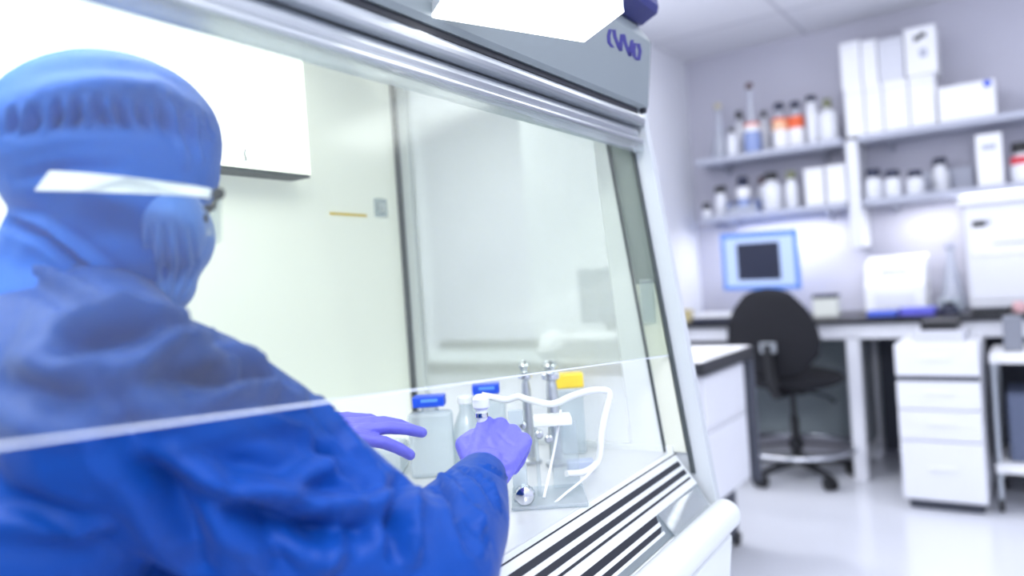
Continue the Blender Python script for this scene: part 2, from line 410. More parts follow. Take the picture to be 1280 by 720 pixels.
# things fixed in the cabinet
o = thing('white_box', 'white box with added glow fixed high on the cabinet back panel beside the head', 'box', L(1.0, .6, 1.52))
b0 = onD(385, 220, .645); aL = (b0-O0).dot(UA)
bl((aL, .635, b0.z), (AE-.1, .69, 1.79), .004).obj('box_body', mat('added_white_glow', (250, 250, 250), .5, emit=(255, 255, 250), estr=1.3), o)  # plain white box, its blown-out brightness put in as emission
bl((aL+.005, .634, b0.z-.006), (AE-.12, .688, b0.z)).obj('under_lip', m_dark, o)
hk = onD(308, 200, .628)
B().tube([hk+UD*.02, hk, hk+V((0, 0, .012))+UA*.004, hk+V((0, 0, .02))], .0022, 6).obj('hook', m_steel, o)
sp = onD(475, 260, .688)
o = thing('wall_socket', 'pale square socket on the cabinet back panel', 'socket', sp)
a_ = (sp-O0).dot(UA)
bl((a_-.02, .682, sp.z-.022), (a_+.02, .689, sp.z+.022), .002).obj('plate', m_milk, o)
bl((a_-.009, .680, sp.z-.01), (a_+.009, .683, sp.z+.01), .002).obj('socket_insert', m_cabw, o)
t0, t1 = onD(412, 265, .688), onD(458, 268, .688)
tp = B().prism([t0-UD*.001, t1-UD*.001, t1-UD*.001-V((0, 0, .006)), t0-UD*.001-V((0, 0, .006))], [t0, t1, t1-V((0, 0, .006)), t0-V((0, 0, .006))]).obj('tape_strip', m_yellow)
tag(tp, 'thin yellow tape strip on the back panel left of the socket', 'tape')

# added glowing panel and rod, standing in for a ceiling light's reflection
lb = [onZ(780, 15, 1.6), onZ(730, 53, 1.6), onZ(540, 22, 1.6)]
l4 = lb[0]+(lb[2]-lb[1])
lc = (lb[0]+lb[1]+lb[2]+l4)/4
reflection = thing('reflection_panel', 'bright white panel added for a ceiling light reflection before the cabinet fascia', 'reflection', lc)
B().prism([lb[0], lb[1], lb[2], l4], [p+V((0, 0, .004)) for p in (lb[0], lb[1], lb[2], l4)]).obj('glow_face', m_reflection, reflection)
B().prism([p+V((0, 0, .0041)) for p in (lb[0], lb[1], lb[2], l4)], [p+V((0, 0, .018)) for p in (lb[0], lb[1], lb[2], l4)]).obj('housing', m_cabw, reflection)
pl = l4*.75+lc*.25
B().tube([pl+V((0, 0, .016)), V((pl.x, pl.y, H))], .005).obj('added_rod', m_steel, reflection)

# ------------------------------------------------------------------ items on the work surface
ZW = .9005
def rb(cx, cy, z0, w, dpt, h, rz=0, bev=.004, b=None):
    R_ = M.Rotation(rz, 3, 'Z')
    return (b or B()).box((-w/2, -dpt/2, 0), (w/2, dpt/2, h), bev, fr=lambda x, y, z: V((cx, cy, z0))+R_ @ V((x, y, z)))
facing = math.radians(34)
def rbottle(px, py_top, lab, w=.058, h=.165, t=None, lw=.056):
    # find distance along the sight line where its height is h above the work surface
    p = onZ(px, py_top, ZW+h)
    o = thing('reagent_bottle', lab, 'bottle', V((p.x, p.y, ZW)))
    rb(p.x, p.y, ZW, w, .04, h*.80, facing, .008).obj('body', m_milk, o)
    nk = B(); nk.lathe(V((p.x, p.y, ZW+h*.80)), [(.018, 0), (.016, .006), (.016, .012)]); nk.obj('neck', m_milk, o, True)
    rb(p.x, p.y, ZW+h*.865, lw*.82, .038, h*.135, facing, .003).obj('blue_cap', m_blue, o)
    n = V((math.sin(facing), -math.cos(facing), 0)); e = V((math.cos(facing), math.sin(facing), 0))
    c = V((p.x, p.y, ZW+h*.93))+n*.0194
    st = B().prism([c-e*.014, c+e*.018, c+e*.018+V((0, 0, .006)), c-e*.014+V((0, 0, .006))], [q+n*.0006 for q in (c-e*.014, c+e*.018, c+e*.018+V((0, 0, .006)), c-e*.014+V((0, 0, .006)))])
    st.obj('print_line', m_bluel, o)
    return p
rbottle(536, 494, 'tall clear bottle with blue top, between the two gloved hands', .085, .155, lw=.075)
rbottle(607, 479, 'clear bottle with blue top, standing behind the right gloved hand', .075, .158, lw=.068)
# yellow topped vial box
p = onZ(711, 466, ZW+.165)
o = thing('sample_box', 'clear upright box with a yellow top behind the white tubing', 'box', V((p.x, p.y, ZW)))
rb(p.x, p.y, ZW, .05, .04, .135, facing, .004).obj('body', m_milk, o)
rb(p.x, p.y, ZW+.135, .056, .04, .03, facing, .004).obj('yellow_lid', m_yellow, o)
# gas taps
for px, py, r, lab in ((655, 450, .011, 'left slim chrome tap standing behind the white tubing'), (687, 450, .014, 'right chrome tap standing beside the yellow topped box')):
    p = onZ(px, py, ZW+.205)
    o = thing('gas_tap', lab, 'tap', V((p.x, p.y, ZW)))
    B().lathe(V((p.x, p.y, ZW)), [(.022, 0), (.022, .006), (r*.9, .012), (r*.8, .15), (r*.6, .165)]).obj('column', m_steel, o, True)
    B().lathe(V((p.x, p.y, ZW+.163)), [(r*.5, 0), (r*1.2, .006), (r*1.25, .014), (r*.7, .020), (r*.8, .026), (r*1.15, .031), (r*.9, .038), (r*.3, .042)]).obj('knob', m_chrome, o, True)
# tubing loop
tl = [(602, 494, 1.32), (618, 497, 1.32), (634, 500, 1.31), (648, 496, 1.30), (662, 500, 1.29), (690, 505, 1.28), (715, 495, 1.29), (740, 488, 1.30), (757, 488, 1.31), (762, 494, 1.31),
      (758, 512, 1.31), (752, 540, 1.31), (750, 565, 1.31), (745, 580, 1.31), (730, 590, 1.30), (708, 592, 1.28)]
def smooth_path(pts, n=5):
    pts = [V(p) for p in pts]; out = []
    for i in range(len(pts)-1):
        p0, p1, p2, p3 = pts[max(i-1, 0)], pts[i], pts[i+1], pts[min(i+2, len(pts)-1)]
        for k in range(n):
            t = k/n
            out.append(.5*((2*p1)+(p2-p0)*t+(2*p0-5*p1+4*p2-p3)*t*t+(3*p1-p0-3*p2+p3)*t**3))
    return out+[pts[-1]]
tpts = [W(*q) for q in tl]
tpts = [V((q.x, q.y, max(q.z, ZW+.0065))) for q in tpts]
o = B().tube(smooth_path(tpts), .0058, 10).obj('silicone_tubing', m_tube, None, True)
tag(o, 'thick white loop of silicone tubing right of the gloved fist', 'tubing')
# two thin tubing lines running down the stand
o = B().tube(smooth_path([W(701, 512, 1.26), W(696, 545, 1.26), W(688, 585, 1.25), W(680, 622, 1.22)]), .0022, 8).obj('thin_tube', m_tube, None, True)
tag(o, 'thin white tube running down from the tubing loop to the work surface', 'tubing')
o = B().tube(smooth_path([W(742, 586, 1.29), W(728, 600, 1.27), W(708, 616, 1.245), W(690, 632, 1.22)]), .002, 8).obj('thin_tube', m_tube, None, True)
tag(o, 'thin white tube slanting from the bottom of the tubing loop towards the chrome knob', 'tubing')
o = thing('hose_nozzle', 'small white nozzle with chrome collar pinched in the right gloved fingertips', 'nozzle', W(603, 522, 1.085))
nb = W(603, 528, 1.09)
B().lathe(nb, [(.006, 0), (.008, .006), (.008, .018), (.012, .022), (.012, .034), (.007, .04)]).obj('spout', m_tube, o, True)
B().lathe(nb, [(.0092, .008), (.0092, .014)]).obj('collar', m_chrome, o, True)
# acrylic stand with knob
kb = onZ(657, 636, ZW)
o = thing('acrylic_stand', 'clear acrylic pump stand with a chrome knob at its foot beside the right hand', 'stand', V((kb.x, kb.y, ZW)))
e = V((math.cos(facing), math.sin(facing), 0)); n = V((-e.y, e.x, 0))
def PB(o0, x0, x1, y0, y1, z0, z1, bev=.002): return B().box((x0, y0, z0), (x1, y1, z1), bev, fr=lambda x, y, z: o0+e*x+n*y+V((0, 0, z-ZW)))
base = V((kb.x, kb.y, ZW))
PB(base, -.022, .10, -.01, .11, ZW, ZW+.006).obj('base_plate', m_milk, o)
PB(base, -.018, .006, .018, .026, ZW+.006, ZW+.155).obj('upright', m_milk, o)
PB(base, .05, .095, .085, .093, ZW+.006, ZW+.12).obj('rear_plate', m_clear, o)
PB(base, .022, .085, .03, .08, ZW+.122, ZW+.136, .003).obj('white_clamp', m_tube, o)
PB(base, .022, .028, .04, .07, ZW+.006, ZW+.122).obj('clamp_leg', m_clear, o)
for q in ((.03, .028, .112), (.045, .028, .104), (.004, .030, .128)):
    B().lathe(base+e*q[0]+n*q[1]+V((0, 0, q[2])), [(.004, 0), (.007, .003), (.007, .009), (.004, .012)], axis=-n).obj('fitting', m_steel, o, True)
B().lathe(base+V((0, 0, .022)), [(.008, -.012), (.015, -.010), (.017, 0), (.014, .008), (.006, .012)], axis=-n).obj('knob', m_chrome, o, True)
# low blue-grey block and trays
p = onZ(726, 588, ZW)
o = tag(rb(p.x, p.y, ZW, .05, .03, .02, facing, .003).obj('filter_block', mat('block_bluegrey', (168, 180, 205), .4)), 'small blue-grey block lying inside the white tubing loop', 'block')
p = onZ(462, 590, ZW)
o = tag(rb(p.x, p.y, ZW, .15, .11, .055, facing, .01).obj('pipette_tray', m_milk), 'low white tray under the open gloved hand', 'tray')
o = thing('measuring_jug', 'translucent white jug directly above the gloved fist', 'jug')
p = onZ(655, 498, ZW+.14)
p = onZ(600, 492, ZW+.14); p = V((p.x+.004, p.y-.055, ZW)); o.location = p
B().lathe(p, [(.028, 0), (.031, .01), (.031, .07), (.02, .10), (.013, .115), (.013, .13)]).obj('body', m_milk, o, True)
B().lathe(p+V((0, 0, .13)), [(.015, 0), (.015, .012), (.012, .014)]).obj('cap', m_tube, o, True)

exec_after = []
# ------------------------------------------------------------------ person
hf = (CR*.90+cf*.43); hf.z = 0; hf.normalize(); hr = V((hf.y, -hf.x, 0)); UPV = V((0, 0, 1))
hm = M((hf, hr, UPV)).transposed()
feet = V((-.84, .26, 0))
per = thing('person', 'person in blue gown, hood, mask and glasses reaching both gloved hands into the cabinet', 'person', feet)
HC = W(137, 195, .80)
SR = V((-.635, .335, 1.175)); SL = V((-1.0, .43, 1.18))
ER = V((-.535, .585, .965)); EL = V((-1.03, .62, .99))
WR = W(606, 592, 1.02); WL = W(368, 542, 1.16)
NK = W(105, 372, .82); CH = (SR+SL)/2+V((0, 0, -.05))
PV = V((-.86, .22, .84))
def hand(b, wrist, fwd, nrm, side, curls, thumb, sc=1.0, spread=(.12, .03, -.05, -.14), tsc=1):
    """voxel-ready hand: fwd = wrist to knuckles, nrm = out of the back of the hand, side = towards the thumb"""
    fwd = fwd.normalized(); side = (side-fwd*side.dot(fwd)).normalized(); nrm = (nrm-fwd*nrm.dot(fwd)-side*nrm.dot(side)).normalized()
    kn = [wrist+fwd*.088+side*.030, wrist+fwd*.094+side*.010, wrist+fwd*.089-side*.010, wrist+fwd*.080-side*.029]
    for k, q in enumerate(kn):
        b.cone(wrist+side*(.016-.011*k)+fwd*.005, .0175*sc, q-nrm*.004, .0135*sc, 14)
    b.cone(wrist-fwd*.03, .026*sc, wrist+fwd*.01, .027*sc)
    b.cone(wrist+side*.02+fwd*.025-nrm*.008, .02*sc, wrist+fwd*.06-nrm*.008, .018*sc)
    ln = [(.044, .026, .021), (.049, .030, .022), (.045, .028, .021), (.035, .021, .019)]
    for k in range(4):
        p = kn[k]; d = (fwd+side*spread[k]).normalized(); r_ = (.0105, .0105, .0100, .0088)[k]*sc
        for j, (l_, c_) in enumerate(zip(ln[k], curls[k])):
            c, s_ = math.cos(c_), math.sin(c_)
            nd = (d*c-nrm*s_); nrm_k = (nrm*c+d*s_)
            q = p+nd*l_; b.cone(p, r_*(1.06-.06*j), q, r_*(.97-.07*j), 12)
            p = q; d = nd.normalized(); nrm_s = nrm
            nrm = nrm_k.normalized()
        nrm = (side.cross(fwd)).normalized(); nrm = nrm if nrm.dot(nrm0(b)) > 0 else -nrm
    p = wrist+side*.022+fwd*.018-nrm*.006
    for q, r1_, r2_ in thumb: 
        v = wrist+fwd*q[0]+side*q[1]+nrm*q[2]
        b.cone(p, r1_*sc, v, r2_*sc, 12); p = v
_n0 = [None]
def nrm0(b): return _n0[0]
def both_hands(sc):
    b = B()
    # right: closed grip, back of the hand to the viewer
    f = W(627, 548, 1.075)-WR; nr = (-cf+CU*.35+CR*.1); sdv = -CR+CU*.15
    _n0[0] = nr
    hand(b, WR, f, nr, sdv, [(1.0, 1.2, .7), (1.15, 1.3, .8), (1.2, 1.3, .8), (1.1, 1.25, .8)],
         [((.045, .046, -.010), .0165, .0135), ((.082, .044, -.028), .0135, .0115), ((.104, .030, -.036), .0115, .0095)], sc)
    rb_ = b
    b = B()
    # left: open hand, fingers pointing right, thumb below
    f = CR*1.0+cf*.25+CU*.07; nl = CU*.95-cf*.3; sdv = -cf*.92-CU*.38
    _n0[0] = nl
    hand(b, WL, f, nl, sdv, [(.26, .26, .15), (.05, .2, .15), (.08, .25, .2), (.2, .35, .2)],
         [((.055, .040, -.028), .0165, .0135), ((.094, .040, -.056), .0135, .0115), ((.112, .036, -.074), .0115, .0095)], sc, spread=(.09, -.02, -.03, -.05))
    return rb_, b
# body, continuous from head to feet
b = B()
b.ball(HC+V((0, 0, .0)), (.092, .075, .10), hm)
b.cone(HC+hf*.02+V((0, 0, -.05)), .062, HC+hf*.045+V((0, 0, -.115)), .034)
b.cone(HC+hf*.075+V((0, 0, -.03)), .010, HC+hf*.088+V((0, 0, -.055)), .011)
for s_ in (-1, 1): b.ball(HC+hr*.074*s_+V((0, 0, -.02)), (.018, .008, .03), hm)
b.chain([(HC-V((0, 0, .06)), .055), (NK, .055), (CH+V((0, 0, .02)), .07)])
b.chain([(CH, .095), ((CH+PV)/2, .10), (PV, .105)])
b.cone(SR-V((0, 0, .02)), .055, CH, .09); b.cone(SL-V((0, 0, .02)), .055, CH, .09)
b.chain([(SR+UD*.01, .048), ((SR+ER)/2+UD*.024-V((0, 0, .012)), .040), (ER, .034), (WR, .024)]); b.chain([(SL, .05), (EL, .038), (WL, .024)])
hipx = V((.95, -.3, 0)).normalized()
for s_ in (-1, 1):
    h_ = PV+hipx*.08*s_-V((0, 0, .03)); k_ = V((feet.x, feet.y, .47))+hipx*.09*s_+V((.01, .03, 0)); a_ = V((feet.x, feet.y, .09))+hipx*.10*s_
    b.chain([(h_, .085), (k_, .052), (a_, .036), (a_+V((.03, .10, -.045)), .03)])
x1, x2 = both_hands(.5)
for x_ in (x1, x2):
    tmp = bpy.data.meshes.new('t'); x_.bm.to_mesh(tmp); x_.bm.free(); b.bm.from_mesh(tmp)
body = link('body', remesh(b, 'body', .006, 3), [m_skin, m_trouser], per, True)
for p in body.data.polygons:
    if p.center.z < 1.0 and p.center.y < .5 and p.center.z > .09: p.material_index = 1
for s_ in (-1, 1):
    e_ = HC+hf*.088+hr*.031*s_+V((0, 0, -.004)); eb = B(); eb.ball(e_, .012); eb.obj('eye', m_temple, per, True)
for s_ in (-1, 1):
    a_ = V((feet.x, feet.y, 0))+hipx*.10*s_; d = V((.28, .96, 0)).normalized()
    sh = B(); sh.ball(a_-d*.02+V((0, 0, .045)), (.05, .045, .045)); sh.cone(a_+V((0, 0, .04)), .042, a_+d*.15+V((0, 0, .034)), .036)
    sm_ = remesh(sh, 'shoe', .006, 3)
    for v in sm_.vertices: v.co.z = max(v.co.z, .001)
    link('shoe', sm_, m_shoe, per, True)
# gloves
g1, g2 = both_hands(1.0)
g1.cone(WR-(WR-ER).normalized()*.0, .030, WR-(WR-ER).normalized()*.03, .032)
for g_, k in ((g1, 0), (g2, 1)):
    me = remesh(g_, 'glove', .0022, 5, .5)
    noise_fold(me, 150, .0009, seed=3+k)
    if k == 0:
        folds(me, [([(600, 575), (625, 585), (650, 570)], .004, .0022), ([(598, 585), (622, 594), (648, 582)], .004, -.002), ([(610, 560), (635, 572), (650, 560)], .004, .0015),
                   ([(607, 540), (618, 556), (622, 572)], .004, .0016), ([(622, 540), (634, 552), (644, 558)], .003, -.0018)])
    link('glove', me, m_glove, per, True)
# gown
b = B()
tm = M((hipx, V((.3, .95, 0)).normalized(), UPV)).transposed()
sh_c = (SR+SL)/2
for z, w_, t_ in ((1.17, .185, .115), (1.08, .205, .135), (.98, .205, .145), (.86, .205, .15), (.72, .215, .165), (.58, .225, .18)):
    k = (1.17-z)/.6
    b.ball(V((sh_c.x*(1-k)+PV.x*k, (sh_c.y-.03)*(1-k)+(PV.y)*k, z)), (w_, t_, .12), tm, 32)
b.chain([(NK+V((0, 0, -.0)), .074), (sh_c+V((0, 0, .0)), .10)])
b.chain([(SR+UD*.01, .090), ((SR*.5+ER*.5)+UD*.022-V((0, 0, .012)), .080), (ER, .074), (ER*.5+WR*.5+V((0, 0, -.004)), .060), (WR*.93+ER*.07, .037)])
b.chain([(SL, .09), ((SL+EL)/2, .084), (EL, .072), ((EL+WL)/2, .058), (WL*.9+EL*.1, .036)])
b.cone(SR+V((0, 0, .015)), .085, NK-V((0, 0, .02)), .075); b.cone(SL+V((0, 0, .01)), .08, NK-V((0, 0, .02)), .075)
b.chain([(W(140, 482, .72), .088), (W(235, 525, .74), .090), (W(335, 582, .76), .084), (ER+UD*.015, .066)])
b.chain([(W(60, 700, .80), .13), (W(210, 740, .80), .12), (W(330, 800, .80), .10)])
me = remesh(b, 'gown', .005, 10, .6)
noise_fold(me, 14, .006, seed=11)
noise_fold(me, 34, .0022, seed=5)
b = None
cr = [
 ([(165, 560), (200, 572), (280, 605), (350, 610), (415, 580)], .012, .011), ([(300, 612), (389, 633), (450, 636), (509, 620)], .012, .012),
 ([(150, 520), (165, 550), (210, 600), (235, 660), (250, 715)], .018, -.014), ([(300, 640), (380, 660), (460, 665)], .016, -.012),
 ([(150, 465), (180, 455), (215, 425), (270, 415)], .010, .010), ([(200, 470), (280, 472), (350, 478)], .016, -.013), ([(250, 495), (310, 485), (385, 505)], .012, .011),
 ([(270, 432), (305, 450), (340, 472), (385, 498)], .008, .009), ([(275, 445), (300, 462), (330, 480)], .007, -.008),
 ([(80, 400), (150, 395), (240, 392)], .012, .010), ([(70, 440), (120, 425), (190, 412)], .012, -.012), ([(0, 330), (60, 345), (110, 372), (160, 392)], .010, .009),
 ([(0, 480), (70, 500), (150, 500)], .016, -.012), ([(0, 655), (60, 660), (130, 655)], .012, .010),
 ([(549, 590), (571, 622), (592, 655), (610, 675)], .008, .009), ([(544, 609), (567, 640), (589, 690)], .008, -.010), ([(525, 605), (513, 649), (518, 705)], .010, .011),
 ([(500, 600), (490, 640), (492, 700)], .010, -.010), ([(590, 590), (612, 612), (628, 640)], .006, .006), ([(600, 580), (622, 590), (640, 600)], .004, .004),
 ([(575, 585), (600, 602), (620, 640)], .005, -.006), ([(560, 590), (590, 640), (605, 700)], .007, .006), ([(400, 500), (440, 560), (480, 600)], .010, .008),
 ([(385, 540), (420, 580), (470, 610)], .010, -.009), ([(330, 520), (380, 545), (420, 560)], .010, .006), ([(430, 640), (420, 680), (400, 720)], .014, .008), ([(330, 660), (350, 700), (360, 720)], .014, -.008)]
folds(me, [(a, w*.74, h*1.7) for a, w, h in cr])
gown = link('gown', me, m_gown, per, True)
# hood
b = B()
b.ball(W(133, 178, .80), (.115, .098, .094), hm, 36)
b.ball(W(140, 205, .80), (.107, .094, .095), hm, 36)
b.ball(W(150, 245, .80), (.088, .088, .09), hm, 32)
b.cone(W(165, 290, .80), .075, W(196, 350, .80), .034, 24)
b.chain([(W(125, 300, .81), .085), (W(95, 360, .82), .088), (sh_c+V((0, 0, .03)), .10)])
me = remesh(b, 'hood', .0032, 10, .6)
noise_fold(me, 30, .003, seed=21)
cr = []
r_ = random.Random(4)
for i in range(19):   # gathers above the hood band
    x = 18+i*13.2+r_.uniform(-3, 3); y = 140+abs(x-130)**1.5*.012
    l_ = r_.uniform(14, 30); s_ = -.25 if x < 120 else .38
    cr.append(([(x+s_*-6, y-14), (x, y), (x+(s_*l_ if x > 120 else -8), y+l_*.7)], .0035, -.0048 if i % 2 == 0 else .0042))
cr += [([(5, 165), (60, 152), (130, 148), (200, 154), (262, 182)], .010, -.005), ([(10, 130), (60, 112), (130, 105), (200, 112), (250, 140)], .014, .005), ([(205, 120), (222, 160), (232, 210)], .005, .004), ([(20, 225), (90, 210), (160, 208)], .006, -.003),
       ([(235, 150), (248, 175), (252, 205)], .004, .004), ([(0, 262), (60, 285), (120, 330), (172, 384)], .006, .006), ([(0, 275), (60, 298), (115, 345)], .006, -.006)]
folds(me, [(a, w, h*1.2) for a, w, h in cr])
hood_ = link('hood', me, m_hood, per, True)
# mask over nose, mouth and chin
b = B()
b.ball(W(208, 286, .795), (.042, .066, .050), hm, 28)
b.cone(W(200, 296, .80), .055, W(201, 352, .80), .036, 24)
b.cone(W(222, 282, .80), .034, W(214, 350, .80), .024, 20)
me = remesh(b, 'mask', .0026, 10, .6)
cr = [([(x, 285), (x-3+k*1.5, 330), (x-(x-205)*.45, 378)], .0028, (.0034 if k % 2 == 0 else -.003)) for k, x in enumerate((182, 190, 198, 206, 214, 222, 230, 238))]
folds(me, cr)
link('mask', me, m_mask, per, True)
# safety glasses
gl = B()
def onhead(px, py, lift=.004):
    best = None
    for o in (hood_,):
        bv = BVHTree.FromPolygons([v.co.copy() for v in o.data.vertices], [tuple(p.vertices) for p in o.data.polygons])
        h = bv.ray_cast(EYE, ray(px, py).normalized())
        if h[0] is not None: best = h[0]
    return best
BVH_H = BVHTree.FromPolygons([v.co.copy() for v in hood_.data.vertices], [tuple(p.vertices) for p in hood_.data.polygons])
def headpt(px, py, tmax=.80):
    h = BVH_H.ray_cast(EYE, ray(px, py).normalized())
    return h[0] if h[0] is not None else W(px, py, tmax)
top = [(62, 213), (110, 216), (160, 221), (210, 227), (240, 231), (264, 236)]; bot = [(43, 238), (100, 239), (155, 241), (208, 243), (240, 245), (262, 248)]
def tpt(px, py):
    # temple arm lies in a gently bowed upright plane just outside the hood
    u = (px-45)/220; t = .690-.010*math.sin(PI*min(max(u, 0), 1))+.035*max(0, u-.55)
    return W(px, py, t)
ring0 = [tpt(*q) for q in top]+[tpt(*q) for q in bot[::-1]]
out = hr*.0035
glasses = bpy.data.objects.new('safety_glasses', None)
tmp = B().prism(ring0, [p-out*1.2 for p in ring0]).obj('safety_glasses', m_temple, per)
# far temple, lens and hinge are sub parts
off = -hr*.165
x = B().prism([p+off for p in ring0], [p+off+out for p in ring0]).obj('temple', m_temple, tmp); x.matrix_parent_inverse = M.Identity(4)
hg = tpt(264, 243)
hb = B(); hb.lathe(hg+hf*.006+hr*.003, [(.003, -.004), (.0055, -.003), (.0055, .004), (.003, .005)], 12, axis=hr)
hb.tube([hg+hf*.004, hg+hf*.002+V((0, 0, -.010)), hg-hf*.004+V((0, 0, -.016))], .0022, 8)
hb.ball(hg-hf*.002+V((0, 0, -.012)), (.006, .003, .003), hm); hb.ball(hg-hf*.006+V((0, 0, -.022)), (.002, .002, .005), hm)
x = hb.obj('hinge', m_slot, tmp, True); x.matrix_parent_inverse = M.Identity(4)
# curved lens wrapping round the face
lb_ = B(); n_ = 14; cen = (hg+(hg+off))/2
R_ = .0825
rows_ = []
for j in range(5):
    zz = .006-.044*j/4; rr = R_*(1-.035*(j/4)**2)
    rows_.append([cen+hr*rr*math.cos(PI*k/n_)+hf*(-.006+.022*math.sin(PI*k/n_)*(1-.15*j/4))+V((0, 0, zz)) for k in range(n_+1)])
vv = [[lb_.bm.verts.new(p) for p in r] for r in rows_]
for r1_, r2_ in zip(vv, vv[1:]):
    for k in range(n_): lb_.bm.faces.new([r1_[k], r1_[k+1], r2_[k+1], r2_[k]])
me = lb_.mesh('lens'); x = link('lens', me, m_lensm, tmp, True); x.matrix_parent_inverse = M.Identity(4)
bpy.data.objects.remove(glasses)
x = x.modifiers.new('s', 'SOLIDIFY'); x.thickness = .0018

# ------------------------------------------------------------------ far bench
BT = .925   # bench top height
def bx(lo, hi, bev=0, b=None): return (b or B()).box(lo, hi, bev)
o = thing('lab_bench', 'long white-framed laboratory bench with black worktop along the rear wall', 'bench', (-.4, 5.0, 0))
bx((-2.03, 4.63, BT-.03), (1.9, 5.34, BT), .004).obj('worktop', m_black, o)
bx((-2.0, 4.66, BT-.115), (1.88, 4.70, BT-.03), .004).obj('apron', m_white, o)
for x in (-.90, 1.0):
    f = bx((x-.035, 4.66, 0), (x+.035, 4.73, BT-.1), .004).obj('leg', m_white, o)
    bx((x-.03, 5.2, 0), (x+.03, 5.26, BT-.1), .004).obj('leg', m_white, o)
    B().tube([(x, 4.70, .10), (x, 5.22, .10)], .028, 4).obj('side_rail', m_white, o)
    bx((x-.012, 4.75, .15), (x+.012, 5.2, BT-.115)).obj('side_panel', m_greyp, o)
bx((-2.0, 5.28, .12), (1.85, 5.31, BT-.03)).obj('modesty_panel', mat('modesty', (140, 152, 158), .6), o)
bx((-.86, 5.25, .05), (1.0, 5.345, BT-.03)).obj('dark_panel', m_darkp, o)
# shelves
def shelf(x0, x1, zt, lab, y0=5.1):
    o = thing('wall_shelf', lab, 'shelf', ((x0+x1)/2, 5.25, zt-.03))
    bx((x0, y0, zt-.04), (x1, 5.398, zt), .003).obj('board', m_shelf, o)
    for x in (x0+.15, x1-.15):
        B().prism([V((x-.008, 5.2, zt-.04)), V((x-.008, 5.397, zt-.04)), V((x-.008, 5.397, zt-.10))], [V((x+.008, 5.2, zt-.04)), V((x+.008, 5.397, zt-.04)), V((x+.008, 5.397, zt-.10))]).obj('bracket', m_shelf, o)
ZU, ZL_ = 2.015, 1.622
shelf(-1.92, -.965, ZU, 'upper left grey shelf carrying bottles with orange labels')
shelf(-.875, .9, ZU, 'upper right grey shelf carrying the stacked white boxes')
shelf(-1.90, -.965, ZL_, 'lower left grey shelf above the monitor')
shelf(-.87, .9, ZL_, 'lower right grey shelf carrying small dark-capped vials')
tag(bx((-.955, 5.12, 1.33), (-.885, 5.39, ZU-.02), .004).obj('shelf_upright', m_white), 'white vertical upright between the left and right shelves', 'upright')

m_caps = m_plast; m_brown = mat('brown_cap', (96, 70, 72), .5); m_olive = mat('olive_cap', (120, 124, 96), .5)
m_navc = mat('navy_cap', (34, 40, 66), .45); m_orange = mat('orange_label', (232, 104, 62), .6, var=.1)
m_peach = mat('peach_label', (244, 196, 160), .6); m_red = mat('red_label', (205, 48, 66), .5); m_cork = mat('cork', (190, 180, 150), .8)
m_wlabel = mat('white_label', (240, 240, 244), .6); m_bodyw = mat('white_bottle', (226, 228, 236), .4); m_bodyc = glassmat('bottle_glass', (234, 238, 246), .4, (228, 232, 242), .08, .05)
m_bodyb = mat('blue_liquid', (138, 156, 205), .3)
def shelf_y(px, y=5.2): return onY(px, 300, y)
def bottle(px, ptop, wpx, zb, lab, y=5.2, body=None, cap=None, bands=(), kind='reagent_bottle', cat='bottle', group=None, neck=.42, capf=.14, shoulder=.30):
    p = onY(px, ptop, y); h = p.z-zb; r = wpx/2*p.y/F*1.0/ (ray(px, ptop).y)  # width at that depth
    r = abs(wpx/2/F*(y/ray(px, ptop).y)); bs = V((p.x, y, zb))
    o = thing(kind, lab, cat, bs, group)
    hc = h*capf; hb = h-hc; hs = h*shoulder; nr = r*neck
    B().lathe(bs, [(r*.93, 0), (r, .006), (r, hb-hs), (r*.82, hb-hs*.65), (nr, hb-hs*.25), (nr, hb)], 18).obj('body', body or m_bodyw, o, True)
    B().lathe(bs+V((0, 0, hb)), [(nr*1.2, -.004), (nr*1.3, 0), (nr*1.3, hc*.9), (nr*1.1, hc)], 14).obj('cap', cap or m_caps, o, True)
    for (f0, f1, mm) in bands:
        B().lathe(bs, [(r*1.01, h*f0), (r*1.02, h*f0+.001), (r*1.02, h*f1-.001), (r*1.01, h*f1)], 18).obj('label', mm, o, True)
    return o
def flask(px, ptop, wpx, zb, lab, y=5.2, body=None, cap=None, capf=.08, liquid=None, kind='conical_flask', bulb=.45):
    p = onY(px, ptop, y); h = p.z-zb; r = abs(wpx/2/F*(y/ray(px, ptop).y)); bs = V((p.x, y, zb))
    o = thing(kind, lab, 'flask', bs)
    B().lathe(bs, [(r*.9, 0), (r, .008), (r*.97, h*.12), (r*.34, h*bulb), (r*.26, h*(bulb+.15)), (r*.26, h*(1-capf))], 18).obj('body', body or m_bodyc, o, True)
    B().lathe(bs+V((0, 0, h*(1-capf))), [(r*.25, -.003), (r*.42, .002), (r*.42, h*capf*.9), (r*.3, h*capf)], 14).obj('stopper', cap or m_cork, o, True)
    if liquid: B().lathe(bs, [(r*.8, .004), (r*.92, .012), (r*.9, h*.10), (r*.75, h*.2)], 16).obj('liquid', liquid, o, True)
    return o
